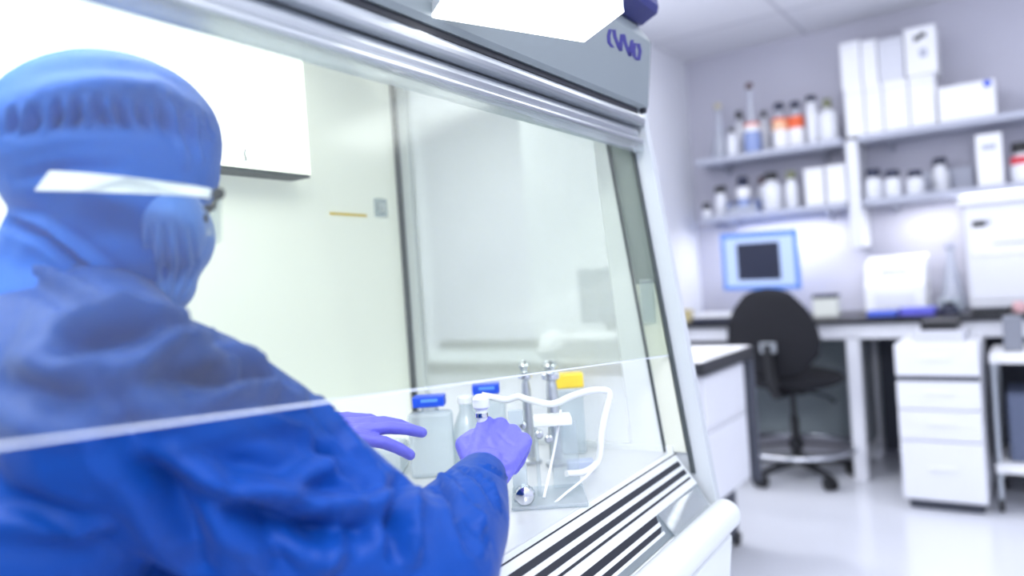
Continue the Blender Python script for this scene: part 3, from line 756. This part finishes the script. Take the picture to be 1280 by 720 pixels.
# upper left shelf
flask(897, 130, 22, ZU, 'clear conical flask with pale cork stopper, leftmost on the upper left shelf', y=5.24, bulb=.6)
bottle(914, 160, 13, ZU, 'small pale dark-capped bottle just right of the conical flask', y=5.14)
bottle(923, 139, 13, ZU, 'slim pale dark-capped bottle half behind the blue-filled flask', y=5.34, capf=.16)
o = flask(936, 104, 21, ZU, 'tall narrow-necked flask of blue liquid with dark stopper, tallest on its shelf', liquid=None, cap=m_brown, body=m_bodyc, kind='volumetric_flask', bulb=.55, y=5.18)
p = onY(936, 104, 5.18); hh = p.z-ZU; rr = .056
B().lathe(V((p.x, 5.18, ZU)), [(rr, .004), (rr*1.02, .01), (rr*1.02, hh*.28), (rr, hh*.3)], 18).obj('blue_liquid', m_bodyb, o, True)
B().lathe(V((p.x, 5.18, ZU)), [(rr*1.03, hh*.3), (rr*1.03, hh*.36), (rr*.9, hh*.39)], 18).obj('white_band', m_wlabel, o, True)
B().lathe(V((p.x, 5.18, ZU)), [(rr*.95, hh*.385), (rr*.85, hh*.42)], 18).obj('orange_band', m_orange, o, True)
bottle(954, 139, 12, ZU, 'slim white bottle with dark cap between the tall flask and the orange labels', y=5.28)
bottle(973, 129, 19, ZU, 'bottle with peach and orange label, left one of the orange-labelled pair', bands=[(.02, .40, m_wlabel), (.40, .60, m_peach), (.60, .66, m_orange)], neck=.5, body=m_bodyc, shoulder=.28, cap=m_navc)
bottle(993, 127, 19, ZU, 'bottle with solid orange upper label, right one of the orange-labelled pair', bands=[(.02, .40, m_wlabel), (.40, .66, m_orange)], neck=.5, body=m_bodyc, shoulder=.26, cap=m_navc)
bottle(1013, 120, 14, ZU, 'tall slim pale bottle with dark cap right of the orange labels', neck=.7, body=m_bodyw, shoulder=.15, capf=.11, cap=m_navc)
bottle(1033, 124, 23, ZU, 'wide white jar with olive spout cap at the right end of the upper left shelf', neck=.35, cap=m_olive, capf=.2, shoulder=.16)
# lower left shelf
bottle(883, 254, 11, ZL_, 'tiny white vial with dark cap, leftmost on the lower left shelf', y=5.14, cap=m_caps, capf=.4, neck=.7)
bottle(900, 233, 15, ZL_, 'small white bottle with black cap, second from left on the lower left shelf', capf=.2, neck=.7)
bottle(928, 221, 17, ZL_, 'bottle with pale blue label in the blue rack on the lower left shelf', body=m_bodyb, bands=[(.4, .7, m_wlabel)], cap=m_navc, capf=.25, neck=.6)
p = onY(928, 262, 5.13); o = thing('blue_rack', 'low translucent blue rack around the blue-labelled bottle', 'rack', (p.x, 5.14, ZL_))
for dx in (-.095, .095): bx((p.x+dx-.004, 5.12, ZL_), (p.x+dx+.004, 5.28, ZL_+.085)).obj('end_plate', m_bodyb, o)
bx((p.x-.095, 5.112, ZL_), (p.x+.095, 5.12, ZL_+.05)).obj('front_plate', m_bodyc, o)
bottle(951, 221, 12, ZL_, 'small bottle with brown cap behind the big white jar', y=5.33, cap=m_brown, capf=.2)
bottle(963, 216, 25, ZL_, 'big white jar with black cap on the lower left shelf', cap=m_caps, capf=.18, neck=.5, shoulder=.2)
bottle(988, 214, 17, ZL_, 'white jar with olive green neck beside the plain white boxes', cap=m_olive, capf=.2, neck=.55, shoulder=.22)
def wbox(px0, px1, ptop, zb, lab, y0=5.12, depth=.22, name='card_box', m=None, group='white boxes on the shelves', ptopx=None):
    a = onY(px0, ptop, y0); b = onY(px1, ptop, y0); zt = onY(ptopx or (px0+px1)/2, ptop, y0).z
    o = thing(name, lab, 'box', ((a.x+b.x)/2, y0+depth/2, zb))
    if group: o['group'] = group
    bx((a.x+.002, y0, zb), (b.x-.002, y0+depth, zt), .003).obj('body', m or m_card, o)
    return o, a.x, b.x, zt
for x0, x1, t, lab in ((1004, 1029, 210, 'plain white box beside the olive-capped jar, lower left shelf'), (1031, 1056, 206, 'plain white box next to the shelf upright, lower left shelf')):
    o, a, b, z = wbox(x0, x1, t, ZL_, lab)
    bx((a+.002, 5.118, z-.035), (b-.002, 5.121, z-.033)).obj('lid_seam', m_shelf, o)
# lower right shelf vials
for i, (px, t, lab) in enumerate(((1091, 212, 'squat white vial with black cap, first right of the shelf upright'), (1115, 213, 'squat white vial with black cap, middle of the three alike'), (1143, 213, 'squat white vial with black cap, rightmost of the three alike'))):
    bottle(px, t, 20, ZL_, lab, y=5.16, capf=.24, neck=.62, shoulder=.16, group='dark-capped vials on the lower right shelf', kind='vial', cap=m_navc)
bottle(1174, 198, 20, ZL_, 'taller white bottle with dark cap left of the upright white box', y=5.3, capf=.16, neck=.6, cap=m_navc)
wbox(1150, 1217, 211, ZL_, 'long low white box lying behind the tall upright box', y0=5.34, depth=.05, name='card_box', m=m_shelf)
o, a, b, z = wbox(1218, 1252, 167, ZL_, 'tall narrow white box standing alone on the lower right shelf', y0=5.14, depth=.12)
bx((a+.03, 5.138, z-.09), (b-.03, 5.141, z-.06)).obj('faint_label', m_shelf, o)
bottle(1277, 178, 26, ZL_, 'white bottle with bright red label and black cap at the right edge', y=5.16, bands=[(.45, .64, m_red)], capf=.24, neck=.7)
# upper right boxes
zr = onY(1104, 103, 5.12).z
rows = [(1056, 1081, 'bottom row white box at the far left of the big stack'), (1081.5, 1104, 'bottom row white box, second from left in the big stack'),
        (1104.5, 1137, 'bottom row white box, third from left in the big stack'), (1137.5, 1171, 'bottom row white box, right end of the big stack under the printed box')]
for x0, x1, lab in rows:
    a, b = onY(x0, 140, 5.12).x, onY(x1, 140, 5.12).x
    o = thing('card_box', lab, 'box', ((a+b)/2, 5.25, ZU), 'white boxes on the shelves')
    bx((a+.002, 5.12, ZU), (b-.002, 5.36, zr), .004).obj('body', m_card, o)
    bx((a+.004, 5.118, zr-.04), (b-.004, 5.1205, zr-.038)).obj('lid_seam', m_shelf, o)
for x0, x1, t, lab in ((1050, 1076, 52, 'top row white box at the left end of the stack'), (1076.5, 1097, 50, 'narrow top row white box, second from left'), (1097.5, 1131, 47, 'greyish top row box beside the tall printed box')):
    a, b = onY(x0, 80, 5.13).x, onY(x1, 80, 5.13).x; zt = onY((x0+x1)/2, t, 5.13).z
    o = thing('card_box', lab, 'box', ((a+b)/2, 5.25, zr), 'white boxes on the shelves')
    bx((a+.002, 5.13, zr+.0005), (b-.002, 5.35, zt), .004).obj('body', m_card if 'greyish' not in lab else mat('greyish_card', (212, 214, 224), .7), o)
    bx((a+.004, 5.128, zt-.03), (b-.004, 5.1305, zt-.028)).obj('lid_seam', m_shelf, o)
a, b = onY(1132, 80, 5.10).x, onY(1171.5, 80, 5.10).x; zt = onY(1150, 33, 5.1).z
o = thing('card_box', 'tall white box with small dark printed mark, topmost of the stack', 'box', ((a+b)/2, 5.2, zr), 'white boxes on the shelves')
bx((a, 5.10, zr+.0005), (b, 5.30, zt), .004).obj('body', m_card, o)
q = onY(1150, 46, 5.099)
mk = B(); mk.box((q.x-.035, 5.0985, q.z-.02), (q.x-.002, 5.0995, q.z+.01)); mk.box((q.x-.006, 5.0985, q.z-.006), (q.x+.03, 5.0995, q.z+.022)); mk.obj('printed_mark', m_plast, o)
bx((q.x-.01, 5.0985, q.z-.12), (q.x+.03, 5.0995, q.z-.07)).obj('grey_print', m_shelf, o)
a, b = onY(1172.5, 130, 5.1).x, onY(1245, 130, 5.1).x; zt = onY(1208, 104, 5.1).z
o = thing('card_box', 'long white box with a blue dot standing right of the stack', 'box', ((a+b)/2, 5.22, ZU), 'white boxes on the shelves')
bx((a, 5.10, ZU), (b, 5.34, zt), .004).obj('body', m_card, o)
q = onY(1234, 103, 5.1); B().lathe((q.x, 5.099, zt-.022), [(.020, 0), (.020, .0015)], 14, axis=(0, -1, 0)).obj('blue_dot', m_blue, o)
# monitor
mo = thing('monitor', 'flat monitor with pale blue screen and a dark window behind the chair', 'monitor', (-1.4, 5.0, BT))
mo.location = (onY(950, 360, 5.02).x, 5.06, BT)
A_ = [onY(900, 293, 5.0), onY(995, 286, 5.02), onY(1001, 361, 5.02), onY(905, 363, 5.0)]
n = (A_[1]-A_[0]).cross(A_[3]-A_[0]).normalized()
if n.y > 0: n = -n
A_ = [p-n*((p-A_[0]).dot(n)) for p in A_]
B().prism([p for p in A_], [p-n*.035 for p in A_]).obj('housing', mat('monitor_bezel', (88, 138, 226), .4), mo)
def qp(u, v, off=.002): return (A_[0]*(1-u)+A_[1]*u)*(1-v)+(A_[3]*(1-u)+A_[2]*u)*v+n*off
def quad(u0, v0, u1, v1, off): return B().prism([qp(u0, v0, off), qp(u1, v0, off), qp(u1, v1, off), qp(u0, v1, off)], [qp(u0, v0, 0), qp(u1, v0, 0), qp(u1, v1, 0), qp(u0, v1, 0)])
sc_ = quad(.05, .09, .95, .93, .002).obj('screen', m_screen, mo)
x = quad(.21, .19, .77, .83, .003).obj('dark_window', m_window, sc_); x.matrix_parent_inverse = M.Identity(4)
c = mo.location
bx((c.x-.03, 5.05, BT+.01), (c.x+.03, 5.09, BT+.22), .004).obj('neck', m_plast, mo)
bx((c.x-.12, 4.98, BT), (c.x+.12, 5.16, BT+.014), .004).obj('foot', m_plast, mo)
# bench top items
def at_bench(px, y): return onY(px, 380, y).x
x = at_bench(1033, 4.95)
o = thing('reagent_caddy', 'small white caddy with dark lid, on the bench right of the monitor', 'caddy', (x, 4.95, BT))
bx((x-.07, 4.9, BT), (x+.07, 5.0, BT+.11), .006).obj('body', mat('caddy_beige', (222, 226, 220), .6), o)
bx((x-.072, 4.896, BT+.11), (x+.072, 5.004, BT+.135), .006).obj('dark_lid', m_navc, o)
x0, x1 = at_bench(1086, 5.05), at_bench(1160, 5.05); xm = (x0+x1)/2
o = thing('centrifuge', 'pale white benchtop instrument with sloped lid behind the blue trays', 'instrument', (xm, 5.08, BT))
pp = [(4.95, BT), (4.95, BT+.16), (5.02, BT+.30), (5.22, BT+.34), (5.22, BT)]
B().prism([V((x0, y, z)) for y, z in pp], [V((x1, y, z)) for y, z in pp]).obj('housing', mat('instrument_white', (242, 244, 247), .4), o)
bx((x0+.05, 4.945, BT+.03), (x1-.05, 4.951, BT+.12), .003).obj('front_panel', m_white, o)
B().tube([(x0+.1, 4.985, BT+.245), (x0+.1, 4.965, BT+.26), (x1-.1, 4.965, BT+.26), (x1-.1, 4.985, BT+.245)], .008, 8).obj('lid_handle', m_white, o)
for i, (px, w_, hh, lab) in enumerate(((1104, .16, .032, 'shallow blue tray at the left on the bench front'), (1147, .18, .045, 'blue tray of blue bags, right of the other blue tray'))):
    x = at_bench(px, 4.76); o = thing('blue_tray', lab, 'tray', (x, 4.76, BT))
    b_ = B(); b_.box((x-w_/2, 4.70, BT), (x+w_/2, 4.82, BT+.006)); 
    for lo, hi in (((x-w_/2, 4.70, BT), (x+w_/2, 4.706, BT+hh)), ((x-w_/2, 4.814, BT), (x+w_/2, 4.82, BT+hh)), ((x-w_/2, 4.70, BT), (x-w_/2+.006, 4.82, BT+hh)), ((x+w_/2-.006, 4.70, BT), (x+w_/2, 4.82, BT+hh))): b_.box(lo, hi)
    b_.obj('tray_body', mat('tray_blue', (70+30*i, 100, 214), .5), o)
    for k in range(4):
        t_ = B(); t_.ball((x-w_/2+w_*(k+.5)/4, 4.76, BT+hh*.8), (w_/9, .045, .014)); t_.obj('folded_bag', mat('bag_blue', (120, 140, 232), .4), o, True)
flask(1187, 304, 30, BT, 'clear conical flask with grey stopper at the far right of the bench centre', y=5.05, cap=m_shelf, bulb=.7)
x = at_bench(1186, 4.8)
o = thing('vortex_mixer', 'small dark blue mixer on the bench before the conical flask', 'mixer', (x, 4.8, BT))
B().lathe((x, 4.8, BT), [(.05, 0), (.052, .01), (.04, .035), (.038, .05)]).obj('base', m_navc, o, True)
B().lathe((x, 4.8, BT+.05), [(.014, 0), (.024, .006), (.026, .016), (.01, .016)]).obj('cup', m_plast, o, True)
x = at_bench(1196, 4.95)
o = thing('white_tub', 'small pale tub behind the dark mixer', 'tub', (x, 4.95, BT))
B().lathe((x-.03, 4.90, BT), [(.05, 0), (.058, .07), (.062, .072), (.05, .08)]).obj('tub_body', m_milk, o, True)
# big white instrument
yq = 4.92
a = onY(1207, 300, yq).x; b = a+.62; zt = onY(1235, 246, yq).z
o = thing('analyser', 'large white benchtop analyser with overhanging lid at the right of the bench', 'instrument', ((a+b)/2, 5.1, BT))
bx((a, yq, BT+.02), (b, 5.32, zt-.04), .012).obj('housing', m_white, o)
bx((a-.03, yq-.02, zt-.04), (b, 5.33, zt), .012).obj('lid', m_card, o)
bx((a+.02, yq-.006, BT+.30), (a+.28, yq+.002, BT+.5), .006).obj('upper_door', m_card, o)
bx((a+.30, yq-.006, BT+.06), (b-.02, yq+.002, BT+.5), .006).obj('right_door', m_card, o)
q = onY(1227, 279, yq); bx((q.x-.045, yq-.01, q.z-.018), (q.x+.02, yq-.004, q.z+.014), .002).obj('display', m_plast, o)
bx((q.x+.02, yq-.009, q.z-.012), (q.x+.045, yq-.004, q.z+.014), .002).obj('display_edge', m_shelf, o)
q = onY(1260, 303, yq); bx((q.x-.07, yq-.012, q.z-.004), (q.x+.09, yq-.004, q.z+.004), .002).obj('door_slot', m_shelf, o)
bx((a+.02, yq-.006, BT+.06), (a+.28, yq+.002, BT+.28), .006).obj('lower_door', m_white, o)
for xx in (a+.05, b-.05): bx((xx-.02, 4.95, BT), (xx+.02, 5.28, BT+.02)).obj('foot', m_plast, o)
x0, x1 = at_bench(1215, 4.78), at_bench(1262, 4.78)
o = thing('keyboard', 'low dark keyboard on the bench before the white analyser', 'keyboard', ((x0+x1)/2, 4.78, BT))
bx((x0, 4.71, BT), (x1, 4.84, BT+.022), .005).obj('case', m_plast, o)
bx((x0+.01, 4.72, BT+.022), (x1-.01, 4.83, BT+.028), .003).obj('keys', m_darkp, o)
x = at_bench(1274, 4.78)
o = tag(B().lathe((x, 4.78, BT), [(.026, 0), (.03, .01), (.03, .05), (.02, .055)]).obj('pink_pot', mat('pink', (236, 190, 196), .5), None, True), 'small pale pink pot right of the dark keyboard', 'pot')
# folders and roll at the left of the bench
x = at_bench(857, 4.85)
B_ = tag(B().lathe((x, 4.85, BT), [(.03, 0), (.045, .004), (.045, .075), (.03, .078)]).obj('tape_roll', mat('beige_roll', (214, 200, 150), .6), None, True), 'beige roll at the far left end of the bench', 'roll')
x0, x1 = at_bench(868, 4.75), at_bench(925, 4.75)
for i, (dz, hh, mm, lab) in enumerate(((0, .03, m_navc, 'dark flat folder lying under the white papers'), (.03, .022, m_card, 'sheaf of white papers on the dark folder left of the chair'))):
    o = tag(bx((x0+.01*i, 4.68, BT+dz), (x1-.02*i, 4.9, BT+dz+hh), .003).obj('folder' if i == 0 else 'paper_stack', mm), lab, 'stationery')
# shelf under the bench at left with a dark board
o = thing('under_shelf', 'dark double board below the bench left of the chair', 'shelf', (-1.7, 4.85, .72))
bx((-1.98, 4.72, .77), (-1.35, 5.2, .795), .003).obj('upper_board', m_darkp, o)
bx((-1.98, 4.70, .70), (-1.35, 5.2, .725), .003).obj('lower_board', m_black, o)
for xx in (-1.97, -1.37): bx((xx-.012, 4.74, .70), (xx+.012, 5.2, BT-.115)).obj('hanger', m_shelf, o)

# ------------------------------------------------------------------ drawer pedestal, cart
py_ = 4.2
a, b = onY(1117, 430, py_).x, onY(1222, 430, py_).x; zt = .824
o = thing('drawer_pedestal', 'white drawer pedestal standing in front of the black bench', 'drawer unit', ((a+b)/2, py_+.3, 0))
bx((a, py_+.02, .05), (b, py_+.6, zt), .004).obj('carcass', m_white, o)
bx((a+.02, py_+.05, 0), (b-.02, py_+.55, .05)).obj('plinth', m_darkp, o)
zs = [zt, .665, .645, .50, .495, .33, .325, .055]
for z1, z0 in ((zt-.004, .668), (.640, .505), (.498, .352), (.345, .06)):
    d = bx((a, py_, z0), (b, py_+.02, z1), .004).obj('drawer', m_white, o)
    h = bx(((a+b)/2-.06, py_-.006, (z0+z1)/2+.0), ((a+b)/2+.06, py_+.001, (z0+z1)/2+.022), .003).obj('handle', m_white, d); h.matrix_parent_inverse = M.Identity(4)
bx((a+.001, py_+.008, .642), (b-.001, py_+.021, .668)).obj('gap_shadow', m_darkp, o)
xm = (a+b)/2
tag(bx((xm-.10, py_+.08, zt+.0005), (xm+.12, py_+.4, zt+.055), .004).obj('paper_box', mat('paper_box', (200, 202, 212), .7)), 'flat grey-white box on top of the drawer pedestal', 'box')
tag(bx((xm-.07, py_+.12, zt+.056), (xm+.09, py_+.36, zt+.10), .006).obj('dark_case', m_plast), 'dark case lying on the flat box over the pedestal', 'case')
a = onY(1236, 450, 4.3).x; b = a+.6; zc = onY(1240, 443, 4.3).z
o = thing('steel_trolley', 'white and steel trolley right of the drawer pedestal', 'trolley', ((a+b)/2, 4.5, 0))
for xx in (a+.015, b-.015):
    for yy in (4.32, 4.75):
        B().tube([(xx, yy, .06), (xx, yy, zc)], .012, 10).obj('post', m_steel, o, True)
        B().lathe((xx, yy, .03), [(.012, -.012), (.03, -.01), (.03, .01), (.012, .012)], 14, axis=(1, 0, 0)).obj('caster', m_plast, o, True)
zb_ = onY(1245, 580, 4.3).z
for z in (zc, zb_): bx((a, 4.30, z-.045), (b, 4.77, z), .006).obj('tray_shelf', m_card, o)
tag(bx((a+.06, 4.36, zb_+.001), (b-.06, 4.7, zb_+.33), .01).obj('storage_crate', mat('crate_slate', (92, 102, 128), .6)), 'slate blue crate on the lower tray of the trolley', 'crate')
o = tag(bx((a+.06, 4.40, zc+.001), (a+.14, 4.5, zc+.17), .006).obj('squeeze_pack', mat('pack_grey', (128, 132, 144), .6)), 'grey upright pack on the top tray of the trolley', 'pack')
# ------------------------------------------------------------------ island bench behind the cabinet
o = thing('island_bench', 'low white island bench with black edged top left of the chair', 'bench', (-1.9, 3.2, 0))
IT = .90
bx((-2.95, 2.86, IT-.055), (-1.10, 3.50, IT-.002), .003).obj('edge_band', m_black, o)
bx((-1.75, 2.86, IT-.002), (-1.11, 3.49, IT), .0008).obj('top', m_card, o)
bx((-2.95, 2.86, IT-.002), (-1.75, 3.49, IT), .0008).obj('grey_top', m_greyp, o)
bx((-2.93, 2.90, .30), (-1.14, 3.46, IT-.055), .004).obj('carcass', m_white, o)
bx((-2.94, 3.47, IT), (-1.75, 3.498, IT+.05), .003).obj('rear_upstand', m_black, o)
bx((-1.137, 3.455, .28), (-1.10, 3.50, IT-.055), .002).obj('corner_post', m_darkp, o)
for z0, z1 in ((.62, .83), (.32, .60)):
    bx((-1.139, 2.93, z0), (-1.128, 3.43, z1), .003).obj('end_door', m_white, o)
bx((-2.9, 2.95, .04), (-1.20, 3.42, .30)).obj('plinth', m_darkp, o)
for xx in (-2.8, -1.2):
    for yy in (2.98, 3.4): B().lathe((xx, yy, .03), [(.012, -.014), (.03, -.012), (.03, .012), (.012, .014)], 14, axis=(1, 0, 0)).obj('caster', m_plast, o, True)
tag(bx((-1.30, 3.0, IT+.0005), (-1.14, 3.35, IT+.01), .002).obj('paper_pad', m_card), 'white paper pad on the end of the island bench', 'paper')
# things on the island seen through the side window
x = onY(752, 400, 3.25).x
z0 = onY(750, 335, 3.25).z
o = thing('monitor', 'grey back of a monitor seen through the cabinet side window', 'monitor', (x, 3.25, IT))
bx((x-.10, 3.22, IT+.14), (x+.22, 3.25, z0), .006).obj('housing', mat('slate_screen', (120, 130, 148), .5), o)
bx((x+.02, 3.25, IT+.01), (x+.07, 3.28, IT+.2), .004).obj('neck', m_greyp, o)
bx((x-.08, 3.16, IT+.0005), (x+.18, 3.36, IT+.014), .004).obj('foot', m_greyp, o)
x = onY(694, 410, 3.1).x
o = thing('dome_lid', 'white domed instrument cover seen through the side window', 'cover', (x, 3.1, IT))
B().lathe((x, 3.1, IT+.03), [(.085, 0), (.085, .02), (.075, .055), (.05, .08), (.02, .09)]).obj('dome', m_card, o, True)
B().lathe((x, 3.1, IT), [(.09, .0005), (.09, .03)]).obj('base', m_greyp, o, True)
x = onY(735, 410, 3.0).x
o = thing('grey_case', 'grey instrument case below the white tray behind the side window', 'case', (x, 3.0, IT))
bx((x-.08, 2.92, IT+.0005), (x+.17, 3.10, IT+.085), .006).obj('body', m_greyp, o)
bx((x-.10, 2.91, IT+.086), (x+.17, 3.11, IT+.11), .006).obj('white_lid', m_card, o)

# ------------------------------------------------------------------ chair
cb = onZ(998, 597, 0); cx, cy = cb.x, cb.y
ch = thing('lab_chair', 'black upholstered draughtsman chair with chrome foot ring before the bench', 'chair', (cx, cy, 0))
fd = V((.12, .99, 0)).normalized(); sd = V((fd.y, -fd.x, 0)); CB = V((cx, cy, 0))
mt = M((sd, fd, V((0, 0, 1)))).transposed()
for k in range(5):
    t = 2*PI*k/5+.5; d = V((math.cos(t), math.sin(t), 0)); e_ = CB+d*.31
    B().tube([CB+V((0, 0, .10)), CB+d*.15+V((0, 0, .095)), e_+V((0, 0, .075))], [.028, .022, .016], 8).obj('base_arm', m_plast, ch, True)
    w_ = B(); s2 = V((-d.y, d.x, 0))
    for sgn in (-1, 1): w_.lathe(e_+V((0, 0, .037))+s2*.017*sgn, [(.024, -.013), (.036, -.011), (.036, .011), (.024, .013)], 14, axis=s2)
    w_.tube([e_+V((0, 0, .03)), e_+V((0, 0, .08))], .008, 8); w_.obj('caster', m_plast, ch, True)
B().lathe(CB, [(.035, .08), (.032, .14), (.026, .16), (.026, .36), (.016, .37), (.016, .50)]).obj('column', m_plast, ch, True)
RZ = .185
ring = B(); ring.tube([CB+V((.325*math.cos(2*PI*k/40), .325*math.sin(2*PI*k/40), RZ)) for k in range(40)], .0125, 10, closed=True)
ro = ring.obj('foot_ring', m_chrome, ch, True)
for k in range(4):
    t = 2*PI*k/4+.3; d = V((math.cos(t), math.sin(t), 0))
    B().tube([CB+V((0, 0, RZ+.02)), CB+d*.315+V((0, 0, RZ))], .008, 8).obj('ring_spoke', m_plast, ch, True)
B().lathe(CB+V((0, 0, RZ)), [(.04, -.01), (.042, 0), (.042, .04), (.03, .05)]).obj('ring_hub', m_plast, ch, True)
SZ = .585; SC = CB+fd*.03
def soft(b, name, vox=.008, it=6): return remesh(b, name, vox, it)
s_ = B(); s_.ball(SC+V((0, 0, SZ)), (.285, .25, .07), mt, 28); s_.box((-.19, -.17, -.03), (.19, .18, .032), .03, fr=lambda x, y, z: SC+sd*x+fd*y+V((0, 0, SZ+z)))
link('seat', soft(s_, 'seat', .009), m_fab, ch, True)
s_ = B(); s_.box((-.11, -.13, -.03), (.11, .13, .0), .012, fr=lambda x, y, z: SC+sd*x+fd*y+V((0, 0, SZ-.05+z))); s_.obj('seat_plate', m_plast, ch)
B().tube([SC+sd*.06+V((0, 0, SZ-.07)), SC+sd*.20-fd*.02+V((0, 0, SZ-.10)), SC+sd*.24-fd*.02+V((0, 0, SZ-.13))], [.008, .008, .013], 8).obj('lever', m_plast, ch, True)
bk = SC-fd*.235
# backrest: tall rounded pad, wide at the bottom third, leaning slightly back
s_ = B()
for z, w_, t_ in ((.70, .20, .035), (.76, .262, .045), (.84, .278, .05), (.92, .262, .047), (1.0, .222, .043), (1.06, .165, .037)):
    pass
zz_ = [.70, .76, .84, .92, 1.0, 1.06]; ww_ = [.20, .262, .280, .265, .225, .165]; tt_ = [.035, .045, .05, .047, .043, .037]
for z in np.linspace(.70, 1.06, 19):
    s_.ball(bk-fd*(.02+.16*(z-.75))+V((0, 0, float(z))), (float(np.interp(z, zz_, ww_)), float(np.interp(z, zz_, tt_)), .075), mt, 24)
bm_ = soft(s_, 'backrest', .009, 12); bo_ = link('backrest', bm_, m_fab, ch, True)
s_ = B(); s_.tube([SC-fd*.08+V((0, 0, SZ-.07)), SC-fd*.27+V((0, 0, SZ-.06)), SC-fd*.31+V((0, 0, SZ+.03)), SC-fd*.345+V((0, 0, .82))], [.03, .03, .032, .026], 8); s_.obj('back_bracket', m_plast, ch, True)
s_ = B(); s_.box((-.045, -.012, -.03), (.045, .012, .03), .008, fr=lambda x, y, z: SC-fd*.335+sd*x+fd*y+V((0, 0, .80+z))); s_.obj('bracket_knob', m_greyp, ch)


# ------------------------------------------------------------------ light
def area(name, loc, sx, sy, power, col=(1, 1, 1), tgt=None):
    l = bpy.data.lights.new(name, 'AREA'); l.shape = 'RECTANGLE'; l.size = sx; l.size_y = sy; l.energy = power; l.color = col
    o = bpy.data.objects.new(name, l); C.objects.link(o); o.location = loc
    d = V(tgt)-V(loc) if tgt else V((0, 0, -1))
    o.rotation_euler = d.to_track_quat('-Z', 'Y').to_euler(); return o
area('ceiling_light', (-3.3, 4.2, H-.03), 1.2, .6, 60)  # this and the next are added to brighten the room's left side
area('ceiling_light', (-2.4, 2.2, H-.03), 1.2, .6, 40)
for i, (x, y) in enumerate([(-1.2, 3.9), (.9, 3.9), (-3.4, 3.2), (.9, 1.2), (.9, -1.1), (-1.2, -1.1), (-3.4, 0), (-3.4, 1.6)]):
    area('ceiling_light', (x, y, H-.03), 1.2, .6, 14, (.95, .97, 1))
for x, y in ((1.2, -1.2), (1.4, 2.6), (-3.2, 2.4), (-.2, -1.4)): area('ceiling_fill', (x, y, 1.9), .8, .8, 30, (.95, .97, 1), (x, y, 2.7))  # unseen fill lights added to lift the ceiling
area('cabinet_light', L(.95, .30, 1.755), .25, .35, 3, (1, 1, .98))
area('person_fill', (.75, -.75, 2.55), .5, .5, 34, (1, 1, 1), (-.75, .4, 1.2))  # unseen fill light added to brighten the person
area('shelf_light', (-1.43, 5.2, 1.57), .7, .06, 6)
area('shelf_light', (-.15, 5.2, 1.57), 1.1, .06, 6.5)
area('shelf_light', (.9, 5.2, 1.55), 1.0, .06, 4)
area('cabinet_light', L(.45, .38, 1.755), .3, .7, 2.3, (1, .995, .98), L(.36, .40, 1.0))
area('cabinet_light', L(1.36, .34, 1.755), .35, .6, 7, (1, .99, .95))
w = bpy.data.worlds.new('world'); scn.world = w; w.use_nodes = True
w.node_tree.nodes['Background'].inputs[0].default_value = (.8, .85, 1, 1); w.node_tree.nodes['Background'].inputs[1].default_value = .3
scn.view_settings.view_transform = 'Standard'
scn.view_settings.exposure = 0
scn.cycles.max_bounces = 10; scn.cycles.transparent_max_bounces = 16
scn.cycles.use_denoising = True
